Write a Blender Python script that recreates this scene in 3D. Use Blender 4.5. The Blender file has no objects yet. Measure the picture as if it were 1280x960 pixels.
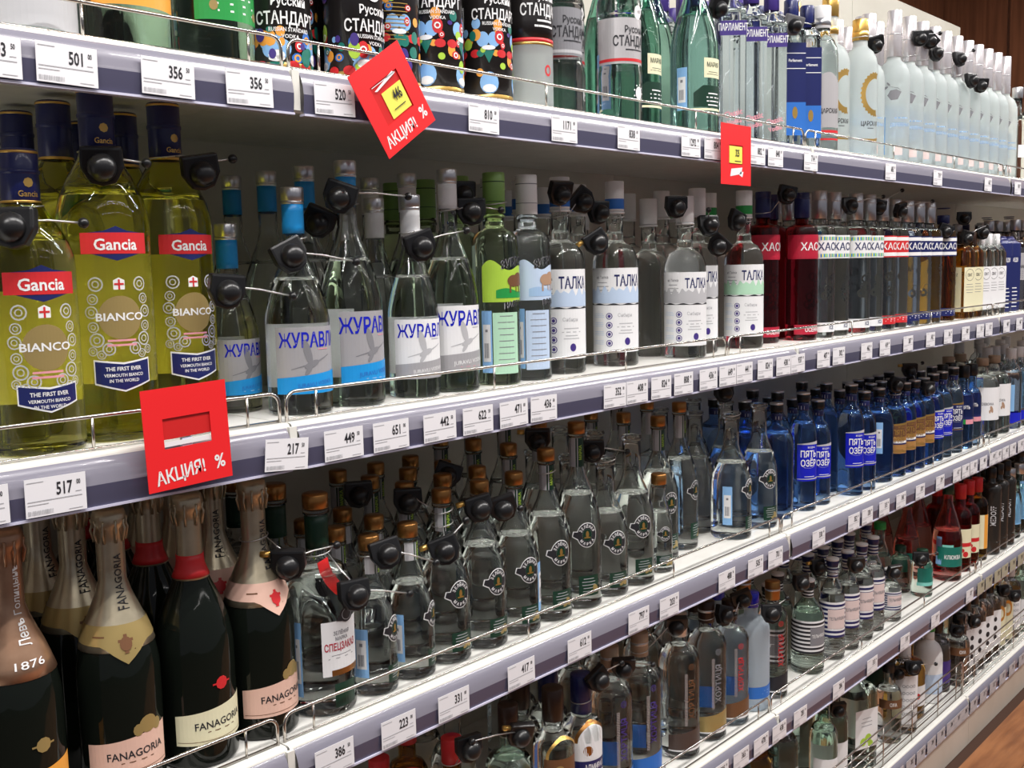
import bpy, bmesh, math, random
from mathutils import Matrix, Vector
random.seed(7)
PI = math.pi
SC = bpy.context.scene
COL = SC.collection

# ------------------------------------------------------------------ camera
# X runs along the shelves, Y into them (the front plane of the rails is Y = 0), Z is up.
YAW, PITCH, ROLL, FPX = 0.83356, 0.112487, -0.021905, 1300.0
CAM = Vector((0.0, -1.0347, 1.4785))
fw = Vector((math.sin(YAW)*math.cos(PITCH), math.cos(YAW)*math.cos(PITCH), -math.sin(PITCH)))
rt = Vector((math.cos(YAW), -math.sin(YAW), 0)); up = rt.cross(fw)
rt2 = rt*math.cos(ROLL)+up*math.sin(ROLL); up2 = up*math.cos(ROLL)-rt*math.sin(ROLL)
cd = bpy.data.cameras.new('camera'); cd.sensor_fit = 'HORIZONTAL'; cd.sensor_width = 36
cd.lens = FPX*36/1280; cd.clip_start = 0.05; cd.clip_end = 60
cam = bpy.data.objects.new('camera', cd); COL.objects.link(cam)
cam.matrix_world = Matrix(((rt2.x, up2.x, -fw.x, CAM.x), (rt2.y, up2.y, -fw.y, CAM.y), (rt2.z, up2.z, -fw.z, CAM.z), (0, 0, 0, 1)))
SC.camera = cam

# ------------------------------------------------------------------ world, lamps, exposure
w = bpy.data.worlds.new('world'); SC.world = w; w.use_nodes = True
w.node_tree.nodes['Background'].inputs[0].default_value = (0.86, 0.87, 1.0, 1)
w.node_tree.nodes['Background'].inputs[1].default_value = 0.11

def strip_lamp(x, y, z, lx, ly, watts, col=(1, 0.965, 0.93)):
    l = bpy.data.lights.new('strip_lamp', 'AREA'); l.shape = 'RECTANGLE'; l.size = lx; l.size_y = ly
    l.energy = watts; l.color = col
    o = bpy.data.objects.new('strip_lamp', l); COL.objects.link(o); o.location = (x, y, z)
    return o
for k in range(5):                       # lines of twin-tube ceiling lamps that run along the aisles
    for dy in (-0.13, 0.13):
        strip_lamp(-1.0+1.55*k, -0.95+dy, 3.15, 1.3, 0.04, 12.5)
        strip_lamp(-1.0+1.55*k, -2.6+dy, 3.15, 1.3, 0.04, 2.2)
for k in range(3):
    strip_lamp(-0.4+2.6*k, -4.6, 3.15, 2.4, 0.06, 3)
SC.view_settings.view_transform = 'Standard'; SC.view_settings.look = 'None'
SC.view_settings.gamma = 1.0; SC.view_settings.use_curve_mapping = False
SC.view_settings.exposure = 0.72

# ------------------------------------------------------------------ materials
MATS = {}
def mat(name, col, rough=0.5, metal=0.0, trans=0.0, ior=1.45, coat=0.0, spec=0.5, alpha=1.0):
    if name in MATS: return MATS[name]
    m = bpy.data.materials.new(name); m.use_nodes = True
    b = m.node_tree.nodes['Principled BSDF']
    b.inputs['Base Color'].default_value = (*col, 1); b.inputs['Roughness'].default_value = rough
    b.inputs['Metallic'].default_value = metal; b.inputs['Transmission Weight'].default_value = trans
    b.inputs['IOR'].default_value = ior; b.inputs['Coat Weight'].default_value = coat
    b.inputs['Specular IOR Level'].default_value = spec
    if alpha < 1: b.inputs['Alpha'].default_value = alpha
    MATS[name] = m
    return m
def noise_mat(name, c1, c2, scale, rough, stretch=(1, 1, 1), metal=0.0, coat=0.0, detail=4, lo=.35, hi=.65):
    m = mat(name, c1, rough, metal, coat=coat); nt = m.node_tree
    b = nt.nodes['Principled BSDF']
    tc = nt.nodes.new('ShaderNodeTexCoord'); mp = nt.nodes.new('ShaderNodeMapping'); mp.inputs['Scale'].default_value = stretch
    n = nt.nodes.new('ShaderNodeTexNoise'); n.inputs['Scale'].default_value = scale; n.inputs['Detail'].default_value = detail
    r = nt.nodes.new('ShaderNodeValToRGB'); r.color_ramp.elements[0].color = (*c1, 1); r.color_ramp.elements[1].color = (*c2, 1)
    r.color_ramp.elements[0].position = lo; r.color_ramp.elements[1].position = hi
    nt.links.new(tc.outputs['Object'], mp.inputs[0]); nt.links.new(mp.outputs[0], n.inputs['Vector'])
    nt.links.new(n.outputs['Fac'], r.inputs[0]); nt.links.new(r.outputs[0], b.inputs['Base Color'])
    return m

M = dict(
 shelf=noise_mat('shelf_enamel', (0.74, 0.73, 0.69), (0.80, 0.79, 0.75), 30, 0.32),
 lip=mat('shelf_lip', (0.80, 0.78, 0.72), 0.3),
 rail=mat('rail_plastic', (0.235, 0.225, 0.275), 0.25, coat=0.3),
 rail_low=mat('rail_painted_reflection', (0.078, 0.075, 0.125), 0.2, coat=0.2),  # dark reflection of bottles and floor put into the lower half's colour
 rail_edge=mat('rail_edge', (0.62, 0.61, 0.76), 0.2),
 back=noise_mat('back_panel_paint', (0.58, 0.55, 0.47), (0.64, 0.61, 0.53), 4, 0.5),
 plinth=noise_mat('plinth_paint', (0.56, 0.50, 0.42), (0.62, 0.56, 0.48), 6, 0.45),
 chrome=mat('chrome_wire', (0.55, 0.52, 0.48), 0.22, 1.0),
 wood=noise_mat('wall_wood', (0.15, 0.052, 0.022), (0.25, 0.092, 0.040), 5, 0.35, (8, 8, 0.5)),
 floor=noise_mat('floor_wood', (0.20, 0.075, 0.03), (0.34, 0.14, 0.055), 4, 0.3, (1.2, 9, 1)),
 floor2=noise_mat('floor_wood_light', (0.24, 0.10, 0.04), (0.38, 0.17, 0.07), 4, 0.3, (1.2, 9, 1)),
 gap=mat('joint_dark', (0.05, 0.02, 0.01), 0.8),
 glass=mat('clear_spirit_glass', (0.955, 0.985, 0.965), 0.0, trans=1, ior=1.40),
 bluish=mat('bluish_spirit_glass', (0.90, 0.95, 0.985), 0.0, trans=1, ior=1.40),
 smoke=mat('grey_spirit_glass', (0.74, 0.72, 0.73), 0.0, trans=1, ior=1.40),
 greenish=mat('greenish_glass', (0.80, 0.93, 0.84), 0.0, trans=1, ior=1.40),
 seagreen=mat('sea_green_glass', (0.40, 0.68, 0.57), 0.02, trans=1, ior=1.42),
 vermouth=mat('yellow_vermouth', (0.95, 0.93, 0.30), 0.0, trans=1, ior=1.38),
 zubgreen=mat('pale_green_spirit', (0.80, 0.92, 0.60), 0.0, trans=1, ior=1.40),
 blueglass=mat('blue_glass', (0.40, 0.63, 0.97), 0.0, trans=1, ior=1.42),
 redliq=mat('red_liqueur', (0.55, 0.02, 0.035), 0.0, trans=1, ior=1.38),
 pinkliq=mat('cranberry_liqueur', (0.90, 0.46, 0.42), 0.0, trans=1, ior=1.38),
 amber=mat('amber_spirit', (0.80, 0.46, 0.10), 0.0, trans=1, ior=1.38),
 darkglass=mat('black_green_glass', (0.006, 0.008, 0.006), 0.05, spec=0.35),
 blackbot=mat('black_coated_glass', (0.022, 0.020, 0.018), 0.2, coat=0.3),
 frost=mat('frosted_glass', (0.86, 0.92, 0.92), 0.42, trans=0.72, ior=1.25),
 frostblue=mat('frosted_blue_glass', (0.74, 0.84, 0.93), 0.42, trans=0.6, ior=1.25),
 white=mat('white_paper', (0.82, 0.82, 0.83), 0.55),
 tagwhite=mat('price_paper', (0.84, 0.83, 0.86), 0.5),
 yellowtag=mat('yellow_price_paper', (0.86, 0.80, 0.12), 0.5),
 greytag=mat('grey_price_paper', (0.52, 0.50, 0.52), 0.5),
 beigetag=mat('beige_price_paper', (0.45, 0.42, 0.30), 0.5),
 cream=mat('cream_paper', (0.80, 0.76, 0.52), 0.5),
 ink=mat('black_ink', (0.02, 0.02, 0.025), 0.5),
 greyink=mat('grey_ink', (0.22, 0.22, 0.24), 0.6),
 paleink=mat('pale_grey_ink', (0.48, 0.48, 0.50), 0.6),
 whiteink=mat('white_ink', (0.85, 0.85, 0.85), 0.45),
 red=mat('sale_card_red', (0.85, 0.018, 0.022), 0.45),
 darkred=mat('sale_pocket_red', (0.62, 0.02, 0.02), 0.35),
 bluesleeve=mat('sky_blue_print', (0.015, 0.30, 0.72), 0.35),
 navy=mat('navy_print', (0.012, 0.018, 0.11), 0.35, coat=0.3),
 royal=mat('royal_blue_print', (0.012, 0.018, 0.50), 0.25, coat=0.4),
 violet=mat('violet_print', (0.06, 0.035, 0.22), 0.35),
 sticker=mat('excise_sticker_blue', (0.25, 0.48, 0.80), 0.45),
 silver=mat('silver_cap', (0.72, 0.72, 0.74), 0.28, 0.9),
 brightcap=mat('pearl_cap', (0.82, 0.78, 0.80), 0.22, 0.55),
 labelsilver=mat('silver_label', (0.58, 0.56, 0.57), 0.32, 0.4),
 labelgrey=mat('grey_label', (0.43, 0.42, 0.44), 0.4, 0.2),
 gold=mat('gold_print', (0.80, 0.50, 0.14), 0.3, 0.85),
 bronze=mat('bronze_cap', (0.42, 0.20, 0.06), 0.28, 0.85),
 olivegold=mat('old_gold_print', (0.42, 0.31, 0.12), 0.35, 0.4),
 foil=noise_mat('champagne_foil', (0.50, 0.43, 0.30), (0.62, 0.55, 0.40), 40, 0.3, metal=0.75),
 foilpink=noise_mat('copper_foil', (0.42, 0.24, 0.15), (0.52, 0.32, 0.21), 40, 0.3, metal=0.75),
 peach=mat('peach_label', (0.78, 0.50, 0.40), 0.45),
 orange=mat('orange_label', (0.85, 0.36, 0.05), 0.45),
 ochre=mat('ochre_label', (0.40, 0.20, 0.06), 0.45),
 redprint=mat('red_print', (0.62, 0.025, 0.03), 0.4),
 crimson=mat('crimson_label', (0.45, 0.015, 0.04), 0.4),
 greenprint=mat('green_print', (0.02, 0.30, 0.06), 0.4),
 greencap=mat('green_cap', (0.22, 0.40, 0.10), 0.35),
 darkgreen=mat('dark_green_print', (0.006, 0.036, 0.020), 0.4),
 tealprint=mat('teal_print', (0.01, 0.17, 0.13), 0.4),
 aqua=mat('aqua_print', (0.22, 0.62, 0.55), 0.4),
 limeprint=mat('lime_print', (0.40, 0.62, 0.06), 0.4),
 icyblue=mat('icy_blue_print', (0.35, 0.52, 0.76), 0.45),
 midblue=mat('mid_blue_print', (0.03, 0.16, 0.55), 0.4),
 paleblue=mat('pale_blue_print', (0.52, 0.64, 0.82), 0.5),
 palegreen=mat('pale_green_print', (0.45, 0.72, 0.52), 0.5),
 brown=mat('brown_print', (0.16, 0.07, 0.03), 0.45),
 brownlight=mat('light_brown_print', (0.42, 0.26, 0.17), 0.5),
 rose=mat('rose_print', (0.78, 0.32, 0.38), 0.45),
 tin=mat('black_tin', (0.025, 0.022, 0.022), 0.28, 0.3, coat=0.3),
 plastic=mat('black_plastic', (0.012, 0.012, 0.013), 0.28),
 greyplastic=mat('grey_plastic', (0.16, 0.16, 0.17), 0.35),
 wire=mat('steel_wire', (0.66, 0.66, 0.66), 0.35, 0.9),
 darkcap=mat('dark_brown_cap', (0.035, 0.018, 0.012), 0.3),
 umber=mat('umber_label', (0.075, 0.048, 0.040), 0.4),
 pinkpanel=mat('pink_cream_label', (0.74, 0.60, 0.58), 0.5),
 tan=mat('tan_cap', (0.40, 0.28, 0.19), 0.4),
 beigecap=mat('beige_panel', (0.66, 0.58, 0.44), 0.4),
)

# ------------------------------------------------------------------ mesh helpers
def mesh(name, verts, faces, m, smooth=False):
    me = bpy.data.meshes.new(name); me.from_pydata(verts, [], faces); me.validate(); me.update()
    if smooth: me.polygons.foreach_set('use_smooth', [True]*len(me.polygons))
    me.materials.append(m)
    return me
def obj(name, me, parent=None, loc=None):
    o = bpy.data.objects.new(name, me); COL.objects.link(o)
    if parent: o.parent = parent
    if loc: o.location = loc
    return o
def tag(o, label, cat, group=None, kind=None):
    if label: o['label'] = label
    if cat: o['category'] = cat
    if group: o['group'] = group
    if kind: o['kind'] = kind
    return o
def empty(name, loc=(0, 0, 0), rz=0):
    o = bpy.data.objects.new(name, None); o.empty_display_size = 0.02; COL.objects.link(o)
    o.location = loc; o.rotation_euler = (0, 0, rz)
    return o
def fillet(pts, n=4):
    """(r, z[, radius]) points -> rounded profile"""
    out = []
    for i, p in enumerate(pts):
        if len(p) < 3 or i in (0, len(pts)-1): out.append((p[0], p[1])); continue
        a, b, c = Vector(pts[i-1][:2]), Vector(p[:2]), Vector(pts[i+1][:2])
        d1, d2 = (a-b), (c-b); f = min(p[2], d1.length*.5, d2.length*.5)
        s, e = b+d1.normalized()*f, b+d2.normalized()*f
        for k in range(n+1):
            t = k/n; q = s*(1-t)**2+b*2*t*(1-t)+e*t*t; out.append((q.x, q.y))
    return out
def lathe_vf(prof, seg=28, flip=False, base=0, sq=None):
    vs, fs = [], []; rows = []
    for r, z in prof:
        if r < 1e-5: rows.append([base+len(vs)]); vs.append((0, 0, z)); continue
        row = []
        for k in range(seg):
            a = 2*PI*k/seg; x, y = r*math.sin(a), -r*math.cos(a)
            if sq:                       # rounded square section
                n = sq; den = (abs(math.sin(a))**n+abs(math.cos(a))**n)**(1/n); x /= den; y /= den
            row.append(base+len(vs)); vs.append((x, y, z))
        rows.append(row)
    for A, B in zip(rows, rows[1:]):
        if len(A) == 1 and len(B) == 1: continue
        for k in range(seg):
            k2 = (k+1) % seg
            if len(A) == 1: f = (A[0], B[k2], B[k])
            elif len(B) == 1: f = (A[k], A[k2], B[0])
            else: f = (A[k], A[k2], B[k2], B[k])
            fs.append(f[::-1] if flip else f)
    return vs, fs
def rad_of(prof):
    ps = sorted([(z, r) for r, z in prof if r > 1e-4])
    def f(z):
        if z <= ps[0][0]: return ps[0][1]
        for (z0, r0), (z1, r1) in zip(ps, ps[1:]):
            if z0 <= z <= z1: return r0 if z1-z0 < 1e-6 else r0+(r1-r0)*(z-z0)/(z1-z0)
        return ps[-1][1]
    return f
# flat shapes in (s, z): s to the reader's right along the surface
def rect(s0, s1, z0, z1, n=0):
    n = n or max(1, int(abs(s1-s0)/0.005)); v = []; f = []
    for k in range(n+1):
        s = s0+(s1-s0)*k/n; v += [(s, z0), (s, z1)]
        if k: f.append((2*k-2, 2*k, 2*k+1, 2*k-1))
    return v, f
def sheet(s0, s1, z0, z1, dz=0.008):
    """rect with rows, for surfaces whose radius changes"""
    n = max(1, int(abs(s1-s0)/0.005)); m = max(1, int(abs(z1-z0)/dz)); v = []; f = []
    for j in range(m+1):
        for k in range(n+1): v.append((s0+(s1-s0)*k/n, z0+(z1-z0)*j/m))
    for j in range(m):
        for k in range(n):
            a = j*(n+1)+k; f.append((a, a+1, a+n+2, a+n+1))
    return v, f
def wavy(s0, s1, z0, z1, top, n=24):
    v = []; f = []
    for k in range(n+1):
        s = s0+(s1-s0)*k/n; v += [(s, z0), (s, z1+top(k/n))]
        if k: f.append((2*k-2, 2*k, 2*k+1, 2*k-1))
    return v, f
def disc(cx, cz, rx, rz=None, n=14, rot=0):
    rz = rz or rx; v = [(cx, cz)]; c, s = math.cos(rot), math.sin(rot)
    if max(rx, rz) > .0048:                  # cut into columns so that it can follow a round surface
        return poly([(cx+rx*math.cos(2*PI*k/n)*c-rz*math.sin(2*PI*k/n)*s, cz+rx*math.cos(2*PI*k/n)*s+rz*math.sin(2*PI*k/n)*c) for k in range(n)], .0035)
    for k in range(n):
        a = 2*PI*k/n; x, z = rx*math.cos(a), rz*math.sin(a); v.append((cx+x*c-z*s, cz+x*s+z*c))
    return v, [(0, 1+k, 1+(k+1) % n) for k in range(n)]
def ring(cx, cz, r0, r1, n=18, a0=0, a1=2*PI, ry=1.0):
    v = []; f = []
    for k in range(n+1):
        a = a0+(a1-a0)*k/n
        v += [(cx+r0*math.cos(a), cz+r0*ry*math.sin(a)), (cx+r1*math.cos(a), cz+r1*ry*math.sin(a))]
        if k: f.append((2*k-2, 2*k-1, 2*k+1, 2*k))
    return v, f
def poly(pts, step=0.006):
    bm = bmesh.new(); bm.faces.new([bm.verts.new((x, 0, z)) for x, z in pts])
    bmesh.ops.triangulate(bm, faces=bm.faces[:])
    lo = min(p[0] for p in pts); hi = max(p[0] for p in pts); s = lo+step
    while s < hi-step*.3:
        bmesh.ops.bisect_plane(bm, geom=bm.verts[:]+bm.edges[:]+bm.faces[:], plane_co=(s, 0, 0), plane_no=(1, 0, 0)); s += step
    bm.verts.index_update(); bm.normal_update()
    v = [(q.co.x, q.co.z) for q in bm.verts]
    f = [tuple(q.index for q in (fc.verts if fc.normal.y < 0 else list(fc.verts)[::-1])) for fc in bm.faces]
    bm.free(); return v, f
_TX = {}
def text(s, h, cx=0, cz=0, sx=1.0, bold=0.0, rot=0, arc=None):
    """letters with cap height h centred at (cx, cz); rot in degrees"""
    key = (s, round(bold, 3)); off = min(bold, .021)
    if key not in _TX:
        c = bpy.data.curves.new('lettering', 'FONT'); c.body = s; c.size = 1; c.resolution_u = 2; c.offset = off
        o = bpy.data.objects.new('lettering', c); me = bpy.data.meshes.new_from_object(o)
        v = [(q.co.x, q.co.y) for q in me.vertices]; f = [tuple(p.vertices) for p in me.polygons]
        nrm = [p.normal.z for p in me.polygons]; f = [a if n > 0 else a[::-1] for a, n in zip(f, nrm)]
        bpy.data.objects.remove(o); bpy.data.curves.remove(c); bpy.data.meshes.remove(me)
        _TX[key] = (v, f)
    v, f = _TX[key]
    if not v: return [], []
    x0, x1 = min(p[0] for p in v), max(p[0] for p in v); k = h/0.73; a = math.radians(rot); ca, sa = math.cos(a), math.sin(a)
    out = []
    for x, y in v:
        x = (x-(x0+x1)/2)*k*sx; y = (y-0.365)*k
        if arc: y += -x*x/(2*arc)
        out.append((cx+x*ca-y*sa, cz+x*sa+y*ca))
    return out, list(f)
def lines(cx, z0, w, n, dz, t=0.0007, seed=1):
    """rows of print too small to read"""
    rr = random.Random(seed); V = []; F = []
    for k in range(n):
        a = w*(0.7+0.3*rr.random()); v, f = rect(cx-a/2, cx+a/2, z0-k*dz, z0-k*dz+t, 3)
        F += [tuple(i+len(V) for i in q) for q in f]; V += v
    return V, F
def bars(s0, s1, z0, z1, n=14, seed=2):
    rr = random.Random(seed); V = []; F = []; wd = (s1-s0)/n
    for k in range(n):
        v, f = rect(s0+k*wd, s0+k*wd+wd*(0.3+0.45*rr.random()), z0, z1, 1)
        F += [tuple(i+len(V) for i in q) for q in f]; V += v
    return V, F
def join(shapes):
    V = []; F = []
    for v, f in shapes:
        F += [tuple(i+len(V) for i in q) for q in f]; V += v
    return V, F

class Proto:
    """one kind of bottle: meshes that all its copies share"""
    def __init__(s, prof, glass, fill=None, seg=28, sq=None, wall=0.0026):
        s.prof = prof; s.rf = rad_of(prof); s.parts = []; s.h = max(z for r, z in prof); s.r = max(r for r, z in prof); s.sq = sq
        v, f = lathe_vf(prof, seg, sq=sq)
        if fill:
            zt = s.h-0.006; ins = [(0, fill), (max(s.rf(fill)-wall-.001, .003), fill), (max(s.rf(fill)-wall, .003), fill+.0015)]
            for r, z in sorted([(r, z) for r, z in prof if z > fill+.004 and z < zt-.002 and r > .004], key=lambda q: q[1]):
                ins.append((max(r-wall, .003), z))
            ins.append((max(s.rf(zt)-wall, .003), zt-.001)); ins.append((0, zt))
            v2, f2 = lathe_vf(ins, seg, True, len(v), sq); v += v2; f += f2
        s.add('glass_body', M[glass], (v, f), True, core=True)
        s.neck_r = None
    def add(s, name, m, vf, smooth=True, core=False, parent=None):
        me = mesh(name, vf[0], vf[1], m, smooth); s.parts.append((name, me, core, parent)); return len(s.parts)-1
    def turned(s, name, mt, prof, core=True, seg=24, parent=None):
        return s.add(name, M[mt], lathe_vf(prof, seg), True, core, parent)
    def band(s, name, mt, z0, z1, off=0.0004, core=False, n=4, parent=None, seg=28):
        """sleeve that follows the glass"""
        ps = [(s.rf(z0)-.0002, z0-.0001)]+[(s.rf(z0+(z1-z0)*k/n)+off, z0+(z1-z0)*k/n) for k in range(n+1)]+[(s.rf(z1)-.0002, z1+.0001)]
        return s.add(name, M[mt], lathe_vf(ps, seg, sq=s.sq), True, core, parent)
    def stick(s, name, mt, shapes, ang=0, layer=1, parent=None, core=False, flat=None):
        v, f = join(shapes if isinstance(shapes, list) else [shapes]); out = []
        r0 = s.rf(sum(q[1] for q in v)/max(1, len(v))); a0 = math.radians(ang)
        for x, z in v:
            r = s.rf(z)+0.0003*layer
            if flat is not None:                      # on a flat side
                ca, sa = math.cos(a0), math.sin(a0); y = -(flat+0.0003*layer); out.append((x*ca-y*sa, x*sa+y*ca, z))
            else:
                t = a0+x/r0; out.append((r*math.sin(t), -r*math.cos(t), z))
        return s.add(name, M[mt], (out, f), False, core, parent)

PR = {}
INST = []       # (root, key, shelf, X, Y, Z)
def put(key, x, y, z, rz=0.0, full=True, name='bottle', tilt=0.0):
    p = PR[key]; root = empty(name, (x, y, z), rz); made = {}
    if tilt: root.rotation_euler = (0, tilt, rz)
    for i, (nm, me, core, par) in enumerate(p.parts):
        if not full and not core: continue
        made[i] = obj(nm, me, made.get(par, root) if par is not None else root)
        if nm in ('folk_pattern', 'dash_pattern'): made[i]['kind'] = 'stuff'
    return root

# ------------------------------------------------------------------ the setting
def boxvf(x0, x1, y0, y1, z0, z1, base=0):
    v = [(x, y, z) for x in (x0, x1) for y in (y0, y1) for z in (z0, z1)]
    f = [(0, 1, 3, 2), (4, 6, 7, 5), (0, 4, 5, 1), (2, 3, 7, 6), (0, 2, 6, 4), (1, 5, 7, 3)]
    return v, [tuple(i+base for i in q) for q in f]
def box(name, m, x0, x1, y0, y1, z0, z1, parent=None):
    v, f = boxvf(x0, x1, y0, y1, z0, z1); return obj(name, mesh(name, v, f, m), parent)
def tube(pts, r, seg=8, closed=False):
    """round bar through points"""
    pts = [Vector(p) for p in pts]; V = []; F = []; n = len(pts); prev = None
    for i, p in enumerate(pts):
        a = pts[(i-1) % n] if (i or closed) else p; b = pts[(i+1) % n] if (i < n-1 or closed) else p
        t = (b-a).normalized()
        if prev is None: u = t.orthogonal().normalized()
        else: u = (prev-t*prev.dot(t)).normalized()
        prev = u; w_ = t.cross(u)
        for k in range(seg):
            c = 2*PI*k/seg; V.append(tuple(p+u*r*math.cos(c)+w_*r*math.sin(c)))
    for i in range(n if closed else n-1):
        for k in range(seg):
            a, b = i*seg+k, i*seg+(k+1) % seg; j = ((i+1) % n)*seg
            F.append((a, b, j+(k+1) % seg, j+k))
    if not closed: F += [tuple(range(seg))[::-1], tuple((n-1)*seg+k for k in range(seg))]
    return V, F
def arc(c, r, a0, a1, n, plane):
    out = []
    for k in range(n+1):
        a = a0+(a1-a0)*k/n; out.append(Vector(c)+plane[0]*r*math.cos(a)+plane[1]*r*math.sin(a))
    return out

XL, XR, DEP = -0.9, 5.6, 0.47
fl = box('floor', M['gap'], -4, 9, -5, 3, -0.03, -0.002); tag(fl, 'brown wood-look plank floor of the aisle', 'floor', kind='structure')
pl = boxvf(0, 1.178, 0, 0.138, -0.001, 0.0)
pm = [mesh('plank', pl[0], pl[1], M['floor']), mesh('plank', pl[0], pl[1], M['floor2'])]
for j in range(13):
    for i in range(6):
        obj('plank', pm[(i*7+j*3+i*j) % 2], fl, (0.9+1.18*i+(j % 3)*0.39-0.8, -1.86+0.14*j, 0))
wb = box('wall_back', M['wood'], -4, 9, 1.25, 1.3, 0, 3.6); tag(wb, 'dark reddish brown wood wall behind the shelving', 'wall', kind='structure')
we = box('wall_far', M['wood'], 6.3, 6.35, -0.6, 1.25, 0, 3.6); tag(we, 'dark brown wood panelled wall past the far end of the shelves', 'wall', kind='structure')
for k in range(5): box('panel', M['wood'], 6.282, 6.3, -0.58+0.37*k, -0.58+0.37*k+0.355, 0.02, 3.58, we)
bp = empty('shelf_back_panel', (0, DEP, 0)); tag(bp, 'tall beige metal back panel of the shelving rising above the bottles', 'back panel')
for a, b in ((XL, 0.735), (0.737, 2.035), (2.037, 3.335), (3.337, 4.32)): box('panel', M['back'], a, b, 0.0, 0.025, 0.0, 2.372, bp)
box('low_panel', M['back'], 4.322, XR, 0.0, 0.025, 0.0, 1.70, bp)

SZ = dict(T=1.717, a=1.297, b=0.898, c=0.511, d=0.150)
SN = dict(T='top', a='second', b='third', c='fourth', d='bottom')
SEAM = dict(T=(0.763, 2.09, 3.40), a=(0.737, 2.03, 3.34), b=(0.712, 1.998, 3.29), c=(0.70, 1.955, 3.25), d=(0.66, 1.93, 3.16))
ORD = 'first second third fourth fifth sixth seventh eighth ninth tenth eleventh twelfth thirteenth fourteenth fifteenth sixteenth seventeenth eighteenth nineteenth twentieth'.split()
ORD += ['twenty-'+q for q in ORD[:9]]+['thirtieth']+['thirty-'+q for q in ORD[:9]]
SECN = ('first', 'second', 'third', 'last')
RAILP = [(0.002, -0.001), (-0.004, -0.004), (-0.0085, -0.011), (-0.0115, -0.020), (-0.0130, -0.030)]
LOWP = [(-0.0130, -0.030), (-0.0125, -0.040), (-0.0110, -0.0525)]
def extrude(prof, x0, x1):
    n = len(prof); v = [(x0, y, z) for y, z in prof]+[(x1, y, z) for y, z in prof]
    return v, [(k, n+k, n+k+1, k+1) for k in range(n-1)]
for s, z in SZ.items():
    xs = [XL]+list(SEAM[s])+[XR]
    for i in range(4):
        x0, x1 = xs[i]+0.001, xs[i+1]-0.001
        sh = empty('shelf', ((x0+x1)/2, 0, z)); cx = (x0+x1)/2
        tag(sh, 'white metal shelf, %s section from the left, %s shelf row' % (SECN[i], SN[s]), 'shelf', 'shelves of the shelving unit')
        box('board', M['shelf'], x0-cx, x1-cx, 0.0, DEP-0.001, -0.028, 0.0, sh)
        # rounded front lip
        lp = [(0.004, 0.0), (0.0, -0.0002), (-0.003, -0.0015), (-0.0045, -0.004), (-0.0045, -0.050), (0.006, -0.052), (0.006, -0.0285)]
        v, f = extrude(lp, x0-cx+.0006, x1-cx-.0006); obj('lip', mesh('lip', v, f, M['lip'], True), sh)
        rp = [(y-0.0015, zz-0.0015) for y, zz in RAILP]
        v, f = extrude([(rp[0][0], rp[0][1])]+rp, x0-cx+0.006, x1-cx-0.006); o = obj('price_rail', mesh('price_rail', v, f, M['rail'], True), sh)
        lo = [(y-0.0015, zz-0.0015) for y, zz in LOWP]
        v, f = extrude(lo, x0-cx+0.006, x1-cx-0.006); obj('rail_painted_reflection', mesh('rail_painted_reflection', v, f, M['rail_low'], True), o)  # lower half of the rail, its dark reflection painted in
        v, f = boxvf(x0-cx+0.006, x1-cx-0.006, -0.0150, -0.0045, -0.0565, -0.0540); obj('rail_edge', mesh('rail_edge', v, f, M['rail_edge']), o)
# beige shelf ends that show in the gaps between the rails
for s, z in SZ.items():
    for i, x in enumerate(SEAM[s]):
        o = box('shelf_end_bracket', M['lip'], x-.0052, x+.0052, -.0095, -.0047, z-.050, z-.004)
        tag(o, 'beige shelf end showing in the %s rail gap from left, %s shelf' % (ORD[i], SN[s]), 'bracket', 'shelf ends between rails')
# kick plate under the bottom shelf
for i in range(4):
    xs = [XL]+list(SEAM['d'])+[XR]
    o = box('kick_plate', M['plinth'], xs[i]+.001, xs[i+1]-.001, -0.012, 0.012, 0.0, 0.093); tag(o, 'beige kick plate under the bottom shelf, %s section' % SECN[i], 'kick plate', 'kick plates')

# chrome wire guards along the shelf fronts
Xv, Yv, Zv = Vector((1, 0, 0)), Vector((0, 1, 0)), Vector((0, 0, 1))
def guard(s, x0, x1, idx, h=0.036, wires=1, posts=None):
    z = SZ[s]; y = 0.010; g = empty('wire_guard', ((x0+x1)/2, y, z)); cx = (x0+x1)/2
    tag(g, 'low chrome wire guard along the %s shelf edge, %s from the left' % (SN[s], SECN[idx]), 'wire guard', 'wire guards')
    a, b = x0-cx, x1-cx; r = 0.0022; rr = 0.014
    pts = [Vector((a, 0, 0))]+arc((a+rr, 0, h-rr), rr, PI, PI/2, 5, (Xv, Zv))+arc((b-rr, 0, h-rr), rr, PI/2, 0, 5, (Xv, Zv))+[Vector((b, 0, 0))]
    v, f = tube(pts, r); obj('frame', mesh('frame', v, f, M['chrome'], True), g)
    for k in range(1, wires):
        zz = h*k/wires; v, f = tube([(a, 0, zz), (b, 0, zz)], 0.0016, 6); obj('wire', mesh('wire', v, f, M['chrome'], True), g)
    v, f = tube([(a, 0.0, 0.0023), (b, 0.0, 0.0023)], 0.0016, 6); obj('bottom_wire', mesh('bottom_wire', v, f, M['chrome'], True), g)
    L = b-a; ps = posts or [0.045/L, 0.36, 0.68, 1-0.045/L]
    for t in ps:
        x = a+L*t; v, f = tube([(x, 0, 0), (x, 0, h)], 0.0018, 6); obj('post', mesh('post', v, f, M['chrome'], True), g)
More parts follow.
